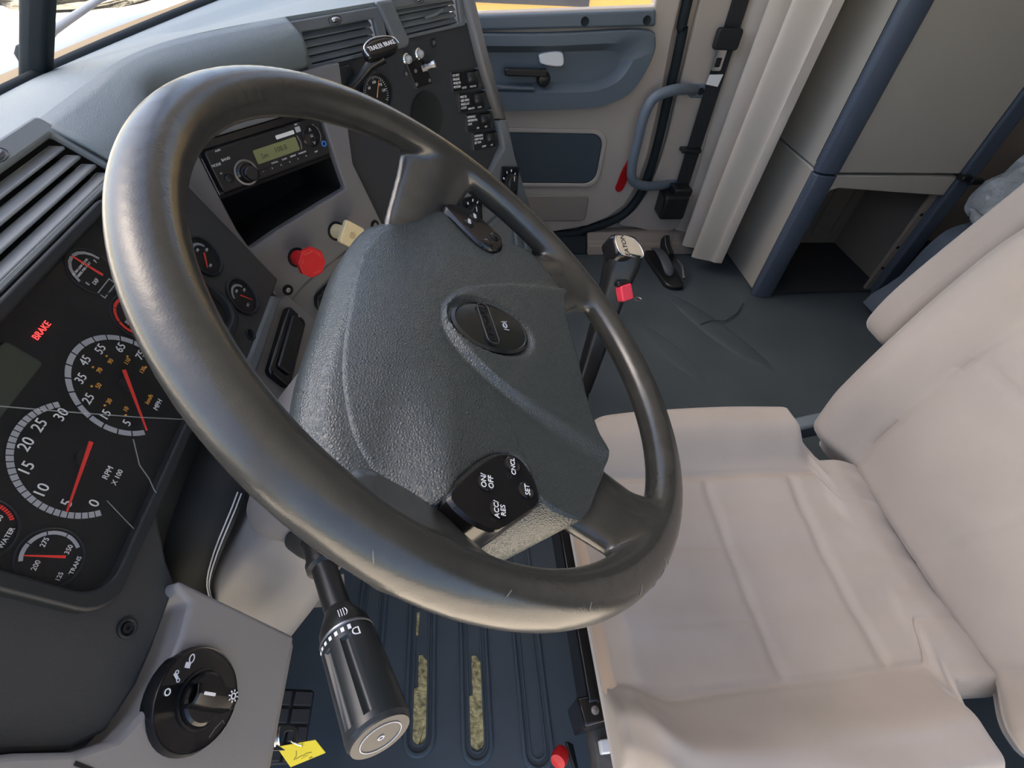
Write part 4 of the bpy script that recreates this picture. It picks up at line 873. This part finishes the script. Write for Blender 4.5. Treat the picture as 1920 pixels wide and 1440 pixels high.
# ------------------------------------------------------------------ driver's seat
seat = thing('driver_seat', 'worn beige velour driver seat with tall bolsters', 'seat', (.25, -.5, 0))
SX, HWID = .248, .285
def cush(i, j, n, mm):
    a = -1 + 2 * i / n                        # across
    b = j / mm                                # front -> back
    x = SX + HWID * a * (1 + .035 * sin(pi * min(1, b / .78)) - .20 * (1 - sstep(0, .16, b)) ** 2 - .36 * sstep(.755, .80, b))
    y = -.178 - .56 * b - .012 * (1 - a * a) * 0
    if b < .06: y += .0
    q = abs(a)
    z = .405 + .012 * b * 0
    bol = sstep(.52, .76, q) * (1 - sstep(.86, 1.0, q) * .75)
    fade = 1 - sstep(.71, .78, b) * .94
    z += .055 * bol * fade * (.82 + .18 * sstep(.0, .25, b))
    z -= .012 * (1 - (q / .52) ** 2) * sstep(.1, .5, b) if q < .52 else 0
    z -= .052 * (1 - sstep(0, .075, b)) ** 2 + .030 * sstep(.84, 1, b) + .03 * sstep(.93, 1, q) * 1.2
    # seams
    qs = .52 + .035 * (1 - sstep(0, .5, b)) ** 2
    g_ = math.exp(-((q - qs) / .018) ** 2) * .006 * (1 - .7 * sstep(.76, .84, b))
    for sb in (.40, .67): g_ = max(g_, math.exp(-((b - sb - .015 * a) / .014) ** 2) * .0055 * (1 - sstep(.48, .54, q)))
    for sa, s0 in ((.12, .30), (-.25, .22)): g_ = max(g_, math.exp(-((a - sa) / .012) ** 2) * .002 * sstep(.1, .2, b) * (1 - sstep(s0 + .15, s0 + .3, b)))
    z -= g_
    z += .0018 * sin(9 * b + 3 * a) + .0012 * sin(23 * a + 5 * b)
    if a < -.5: z += .0018 * bol * (sin(34 * (a + .35 * b)) + .6 * sin(21 * b + 9 * a)) * (1 - sstep(.35, .7, b))
    return V((x, y, z))
n, mm = 140, 120
vs = [cush(i, j, n, mm) for j in range(mm + 1) for i in range(n + 1)]
fs = [(j * (n + 1) + i, j * (n + 1) + i + 1, (j + 1) * (n + 1) + i + 1, (j + 1) * (n + 1) + i) for j in range(mm) for i in range(n)]
# skirt
bd = [i for i in range(n + 1)] + [(j + 1) * (n + 1) + n for j in range(mm)] + [mm * (n + 1) + n - 1 - i for i in range(n)] + [(mm - 1 - j) * (n + 1) for j in range(mm - 1)]
cen = V((SX, -.46, 0))
prev = bd
for dz, sc_ in ((-.022, 1.012), (-.060, 1.008), (-.105, .985), (-.125, .93)):
    k0 = len(vs)
    for bi in bd:
        p = vs[bi]; vs.append(V((cen.x + (p.x - cen.x) * sc_, cen.y + (p.y - cen.y) * sc_, .385 + dz if dz < -.03 else p.z + dz)))
    cur = list(range(k0, k0 + len(bd)))
    for k in range(len(bd)):
        l = (k + 1) % len(bd); fs.append((prev[k], cur[k], cur[l], prev[l]))
    prev = cur
fs.append(tuple(prev))
mk('seat_cushion', (vs, fs), SEATM, seat, ang=75, label='beige velour cushion with stitched channels')
mk('front_roll', tube([(SX - .225, -.204, .345), (SX - .13, -.197, .345), (SX, -.195, .345), (SX + .13, -.197, .345), (SX + .225, -.204, .345)], [.020, .022, .022, .022, .020], 14), SEATWARM, seat, ang=80)
# backrest
BK = Fr((SX, -.735, .335), (-1, 0, 0), (0, 1, .22))      # x toward the door, y up, n forward
def back(i, j, n, mm):
    a = -1 + 2 * i / n; b = j / mm; q = abs(a)
    hw = .300 * (1 + .05 * sin(pi * min(1, b * 1.2))) * (1 - .22 * sstep(.55, 1, b)) * (1 - .06 * (1 - sstep(0, .18, b)))
    h = .72 * b
    w_ = .035 + .045 * sstep(.55, .82, q) * (1 - .85 * sstep(.86, 1, q)) * (1 - .6 * sstep(.7, 1, b))
    w_ += .030 * math.exp(-((b - .25) / .22) ** 2) * (1 - q ** 2) - .05 * (1 - sstep(0, .07, b)) - .05 * sstep(.9, 1, b)
    w_ -= .035 * sstep(.94, 1, q)
    g_ = math.exp(-((q - .56 - .10 * b) / .013) ** 2) * .006
    g_ = max(g_, math.exp(-((a - .02 - .15 * b) / .010) ** 2) * .003 * (1 - sstep(.35, .5, b)))
    g_ = max(g_, math.exp(-((b - .42) / .010) ** 2) * .004 * (1 - sstep(.5, .6, q)))
    return BK(hw * a, h, w_ - g_ + .0015 * sin(11 * b + 4 * a))
n, mm = 90, 100
vs = [back(i, j, n, mm) for j in range(mm + 1) for i in range(n + 1)]
fs = [(j * (n + 1) + i, j * (n + 1) + i + 1, (j + 1) * (n + 1) + i + 1, (j + 1) * (n + 1) + i) for j in range(mm) for i in range(n)]
bd = [i for i in range(n + 1)] + [(j + 1) * (n + 1) + n for j in range(mm)] + [mm * (n + 1) + n - 1 - i for i in range(n)] + [(mm - 1 - j) * (n + 1) for j in range(mm - 1)]
prev = bd; bc = BK(0, .34, 0)
for dw, sc_ in ((-.018, 1.012), (-.06, 1.01), (-.10, .97), (-.115, .90)):
    k0 = len(vs)
    for bi in bd:
        p = vs[bi]; d = p - bc; wn = d.dot(BK.n); d -= BK.n * wn
        vs.append(bc + d * sc_ + BK.n * (wn + dw if dw > -.03 else dw))
    cur = list(range(k0, k0 + len(bd)))
    for k in range(len(bd)):
        l = (k + 1) % len(bd); fs.append((prev[k], cur[k], cur[l], prev[l]))
    prev = cur
fs.append(tuple(prev))
mk('backrest', (vs, fs), SEATM, seat, ang=75, label='beige velour backrest with curved seams')
ar = smoothloop([(.632, -.805, .505), (.632, -.797, .54), (.632, -.815, .62), (.632, -.880, .78), (.632, -.95, .93), (.632, -1.05, .93), (.632, -1.00, .78), (.632, -.95, .62), (.632, -.90, .52), (.632, -.85, .492)], 4)
arl = [[p + V((dx, 0, 0)) for p in ar] for dx in (-.038, .038)]
mk('armrest', loft(arl), SEATM, seat, bevel=.022, seg=5, ang=60, label='beige armrest folded up beside the backrest')
mk('recline_arm', prism(Fr((.53, -.70, .285), (0, -1, .10), (-1, 0, 0)), smoothloop([(-.11, -.04), (-.09, .030), (.02, .070), (.14, .075), (.14, .04), (.0, .02)], 4), -.03, 0), NAVY, seat, bevel=.006, label='blue grey side bracket at the back corner')
mk('side_cover', prism(Fr((-.02, -.72, .20), (0, -1, 0), (-1, 0, 0)), smoothloop([(-.20, .0), (-.15, .11), (.0, .15), (.10, .13), (.12, .0)], 4), 0, .05), HANDLEB, seat, bevel=.01, label='blue grey seat side cover')
mk('recline_lever', tube([(-.03, -.66, .30), (-.035, -.70, .335), (-.035, -.76, .35)], [.010, .012, .008], 10), HANDLEB, seat, ang=80)
# seat base
mk('pedestal', box(.10, .50, -.72, -.28, .0, .20), SATBLK, seat, bevel=.01)
for x_ in (.09, .44):
    mk('slide_rail', box(x_, x_ + .05, -.74, -.20, .20, .255), SATBLK, seat, bevel=.004)
mk('front_beam', box(.115, .46, -.228, -.168, .17, .26), GLOSSBLK, seat, bevel=.004)
mk('guide_rod', tube([(.12, -.192, .268), (.44, -.192, .268)], .004, 8), STEEL, seat, ang=80)
mk('adjuster_bar', tube([(.14, -.208, .268), (.34, -.210, .270)], .003, 8), CHROME, seat, ang=80)
mk('corner_plate', prism(FL, [(.088, -.158), (.125, -.152), (.128, -.25), (.10, -.25)], .15, .258), GLOSSBLK, seat, bevel=.003)
for x_, y_ in ((.106, -.176), (.116, -.205)):
    mk('bolt', lathe(Fr((x_, y_, .258), (1, 0, 0), (0, 0, 1)), [(.006, 0), (.006, .003), (.0003, .004)], 10), STEEL, seat)
mk('wire_tray', box(.02, .10, -.30, -.185, .10, .16), mat('tray_grey', (.12, .115, .11), .6, var=.5, vscale=40), seat, bevel=.004)
mk('connector', box(.060, .078, -.208, -.192, .16, .180), WHITETAG, seat, bevel=.002)
mk('wire', tube(smoothloop([(.067, -.205, .172), (.060, -.225, .178), (.062, -.25, .172), (.060, -.28, .165)], 5, False), .0022, 8), PINKW, seat, ang=80, label='pink wire')
mk('air_bellows', lathe(Fr((.085, -.245, .165), (1, 0, 0), (0, 0, 1)), [(.03, 0), (.034, .02), (.03, .04), (.02, .05), (.0003, .05)], 20), NAVYC, seat)
mk('red_valve', lathe(Fr((.074, -.142, .10), (0, 0, 1), (-.6, .5, .6)), [(.012, 0), (.014, .012), (.012, .022), (.0003, .024)], 16), REDP, seat, label='red valve button')
mk('valve_lever', join(prism(Fr((.066, -.158, .10), (-.7, -.2, .2), (.2, -.9, .5)), [(-.02, -.012), (.025, -.006), (.025, .006), (-.02, .014)], -.003, .003)), SATBLK, seat, bevel=.002)

# ------------------------------------------------------------------ passenger side fittings
gh = thing('grab_handle', 'blue grey tubular grab handle on the door pillar', 'handle', (1.72, -.74, .27))
hpnt = smoothloop([(1.775, -.822, .600), (1.74, -.775, .612), (1.705, -.71, .615), (1.695, -.655, .595), (1.695, -.636, .54), (1.695, -.634, .46), (1.695, -.634, .38), (1.697, -.650, .325), (1.71, -.70, .296), (1.745, -.775, .280), (1.775, -.822, .270)], 6, False)
mk('tube', tube(hpnt, .017, 14), HANDLEB, gh, ang=80)
for z_ in (.598, .270):
    fl2 = mk('flange', prism(Fr((1.784, -.835, z_), (0, -1, 0), (-1, 0, 0)), rrect(-.034, -.022, .034, .022, .018, 5), -.004, .016), HANDLEB, gh, bevel=.005)
    mk('bolt', lathe(Fr((1.768, -.842, z_), (0, 1, 0), (-1, 0, 0)), [(.011, -.002), (.011, .003), (.006, .004), (.005, .001), (.0003, .001)], 16), RUBSEAL, fl2)
sb = thing('seat_belt', 'black seat belt hanging on the door pillar with a metal tongue', 'seat belt', (1.74, -.86, .16))
mk('webbing', loft([[V((1.755 + .02 * t, -.850 - .006 * t, .20 + 1.35 * t)), V((1.757 + .02 * t, -.904 - .006 * t, .20 + 1.35 * t))] for t in [k / 12 for k in range(13)]], cap=False, closed=False), BELT, sb, solid=.003, smooth=False)
mk('retractor', join(box(1.69, 1.775, -.895, -.795, .165, .262)), SATBLK, sb, bevel=.012, seg=3)
mk('retractor_collar', box(1.70, 1.765, -.90, -.83, .255, .285), SATBLK, sb, bevel=.006)
mk('tongue_body', prism(Fr((1.745, -.866, .752), (0, -1, 0), (-1, 0, 0)), rrect(-.042, -.028, .040, .030, .010, 4), -.006, .014), BLACKP, sb, bevel=.005)
mk('tongue_plate', ringp(Fr((1.745, -.858, .702), (0, -1, 0), (-1, 0, 0)), rrect(-.015, -.036, .018, .026, .004, 3), rrect(-.008, -.026, .010, .0, .003, 3), .0, .004), CHROME, sb, bevel=.001)
mk('belt_label', prism(Fr((1.745, -.866, .636), (.05, -1, 0), (-1, 0, 0)), [(-.024, -.010), (.018, -.016), (.024, .020), (-.022, .018)], .0, .003), WHITETAG, sb, smooth=False, label='white label sewn to the belt')
mk('belt_keeper', box(1.735, 1.77, -.90, -.826, .405, .418), SATBLK, sb, bevel=.003)

# sleeper curtain: pleated cloth bundle
def curt(z, k_):
    o = []
    for k in range(k_ + 1):
        t = k / k_
        x = 1.79 - (.235 + .05 * min(1, z)) * t + .006 * sin(z * 3)
        y = -.952 + .036 * sin(t * 5.2 * pi + .9 + .3 * sin(z * 1.5)) - .02 * t
        o.append(V((x, y, z)))
    for k in range(k_, -1, -1):
        p = o[k]; o.append(p + V((-.006, -.030, 0)))
    return o
zs = [.055, .065, .09] + [.15 + .1 * k for k in range(16)]
mk('curtain', loft([[p + V((.012 * (1 - min(1, (z - .055) / .04)) * (1 if False else 0), 0, .03 * (p.x - 1.7) * -1 if z < .1 else 0)) for p in curt(z, 60)] for z in zs]), CURT, label='tan sleeper curtain gathered in vertical folds behind the door pillar', cat='curtain', ang=80)

# sleeper cabinet
cb = thing('sleeper_cabinet', 'tan and navy sleeper cabinet with an open dark cubby at floor level', 'cabinet', (1.6, -1.4, 0))
mk('front_panel', box(1.445, 1.795, -1.185, -1.150, .478, 1.70), CABTAN, cb, bevel=.005, label='upper tan front panel')
mk('front_panel', box(1.445, 1.795, -1.185, -1.150, .0, .474), CABTAN, cb, bevel=.005, label='lower tan front panel')
PS = lambda z0, z1, nm: mk(nm, prism(Fr((0, 0, 0), (1, 0, 0), (0, 0, 1)), [(1.405, -1.205), (1.398, -1.19), (1.400, -1.16), (1.410, -1.140), (1.428, -1.132), (1.446, -1.140), (1.448, -1.205)], z0, z1), CABNAVY, cb, bevel=.003, label='navy rounded corner post')
PS(0, .474, 'corner_post'); PS(.480, 1.70, 'corner_post')
mk('post_gasket', obox(Fr((1.452, -1.147, .50), (1, 0, 0), (0, 1, 0)), -.006, .002, 0, 0.0001 + .003, -.0, .003) if False else box(1.444, 1.452, -1.150, -1.143, .50, 1.70), RUBSEAL, cb, smooth=False)
mk('side_door', box(1.408, 1.436, -1.632, -1.204, .482, 1.70), CABTAN, cb, bevel=.004, label='flat tan cabinet door facing the driver')
mk('side_rail', prism(Fr((1.436, 0, 0), (0, -1, 0), (-1, 0, 0)), [(1.204, .474), (1.632, .474), (1.632, .408), (1.235, .432), (1.212, .425), (1.204, .405)], 0, .028), CABTAN, cb, bevel=.004)
mk('rear_post', box(1.400, 1.450, -1.695, -1.634, 0, 1.70), CABNAVY, cb, bevel=.008, seg=3, label='navy rear post')
mk('post_strip', box(1.428, 1.442, -1.634, -1.612, 0, .42), CUBWALL, cb, bevel=.001)
for z_ in (.11, .33, .20):
    mk('strip_screw', lathe(Fr((1.428, -1.623, z_), (0, 1, 0), (-1, 0, 0)), [(.006, 0), (.006, .002), (.0003, .002)], 10), DEEP, cb)
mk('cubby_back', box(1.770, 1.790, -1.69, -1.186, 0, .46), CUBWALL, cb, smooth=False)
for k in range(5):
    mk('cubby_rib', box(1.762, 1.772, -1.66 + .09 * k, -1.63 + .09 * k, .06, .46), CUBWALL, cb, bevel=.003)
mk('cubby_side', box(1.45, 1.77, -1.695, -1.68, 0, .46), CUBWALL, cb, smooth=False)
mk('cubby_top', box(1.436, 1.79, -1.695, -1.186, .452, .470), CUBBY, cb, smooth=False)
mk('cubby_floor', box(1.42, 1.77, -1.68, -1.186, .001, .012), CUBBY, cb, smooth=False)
mk('door_catch', join(box(1.380, 1.41, -1.66, -1.625, .468, .486), box(1.372, 1.392, -1.70, -1.655, .462, .48)), SATBLK, cb, bevel=.003, label='small dark door catch')

bk = thing('bunk_base', 'navy plastic bunk base behind the driver seat', 'bunk', (.8, -2.1, 0))
mk('front_face', prism(Fr((0, 0, 0), (0, -1, 0), (-1, 0, 0)), smoothloop([(1.59, 0), (1.60, .15), (1.62, .29), (1.68, .350), (1.85, .362), (2.50, .362), (2.53, .18), (2.50, 0)], 4), -1.325, .25), mat('bunk_navy', (.095, .12, .155), .5, bump=.12, bscale=600, bdist=.0004), bk, ang=50)
mk('edge_lip', tube([(-.25, -1.70, .350), (1.32, -1.70, .350)], .012, 10), NAVYC, bk, ang=80)
mt = thing('mattress', 'bunk mattress wrapped in crumpled clear plastic', 'mattress', (.8, -2.1, .37))
mk('foam', box(-.22, 1.20, -2.50, -1.80, .380, .66), mat('mattress_grey', (.34, .40, .43), .8), mt, bevel=.03, seg=3)
def bagp(t, q):
    # draped plastic sheet over the front edge of the mattress
    x = 1.31 - 1.5 * t; prof_ = [(-1.675, .375), (-1.67, .42), (-1.70, .52), (-1.74, .64), (-1.80, .70), (-1.95, .715), (-2.2, .71), (-2.5, .705)]
    k = q * (len(prof_) - 1); i = min(int(k), len(prof_) - 2); f_ = k - i
    y, z = [prof_[i][c_] * (1 - f_) + prof_[i + 1][c_] * f_ for c_ in (0, 1)]
    r_ = .020 * sin(31 * t + 5 * q) + .016 * abs(sin(57 * t - 11 * q)) + .012 * abs(sin(90 * t * q + 23 * q)) - .01
    return V((x + .03 * sin(9 * q), y + r_ - .0, z + .6 * r_ * (1 if q > .2 else .2)))
nu, nv = 90, 50
vs = [bagp(i / nu, j / nv) for j in range(nv + 1) for i in range(nu + 1)]
fs = [(j * (nu + 1) + i, j * (nu + 1) + i + 1, (j + 1) * (nu + 1) + i + 1, (j + 1) * (nu + 1) + i) for j in range(nv) for i in range(nu)]
mk('plastic_wrap', (vs, fs), PBAG, mt, ang=30, label='crumpled clear plastic wrap')
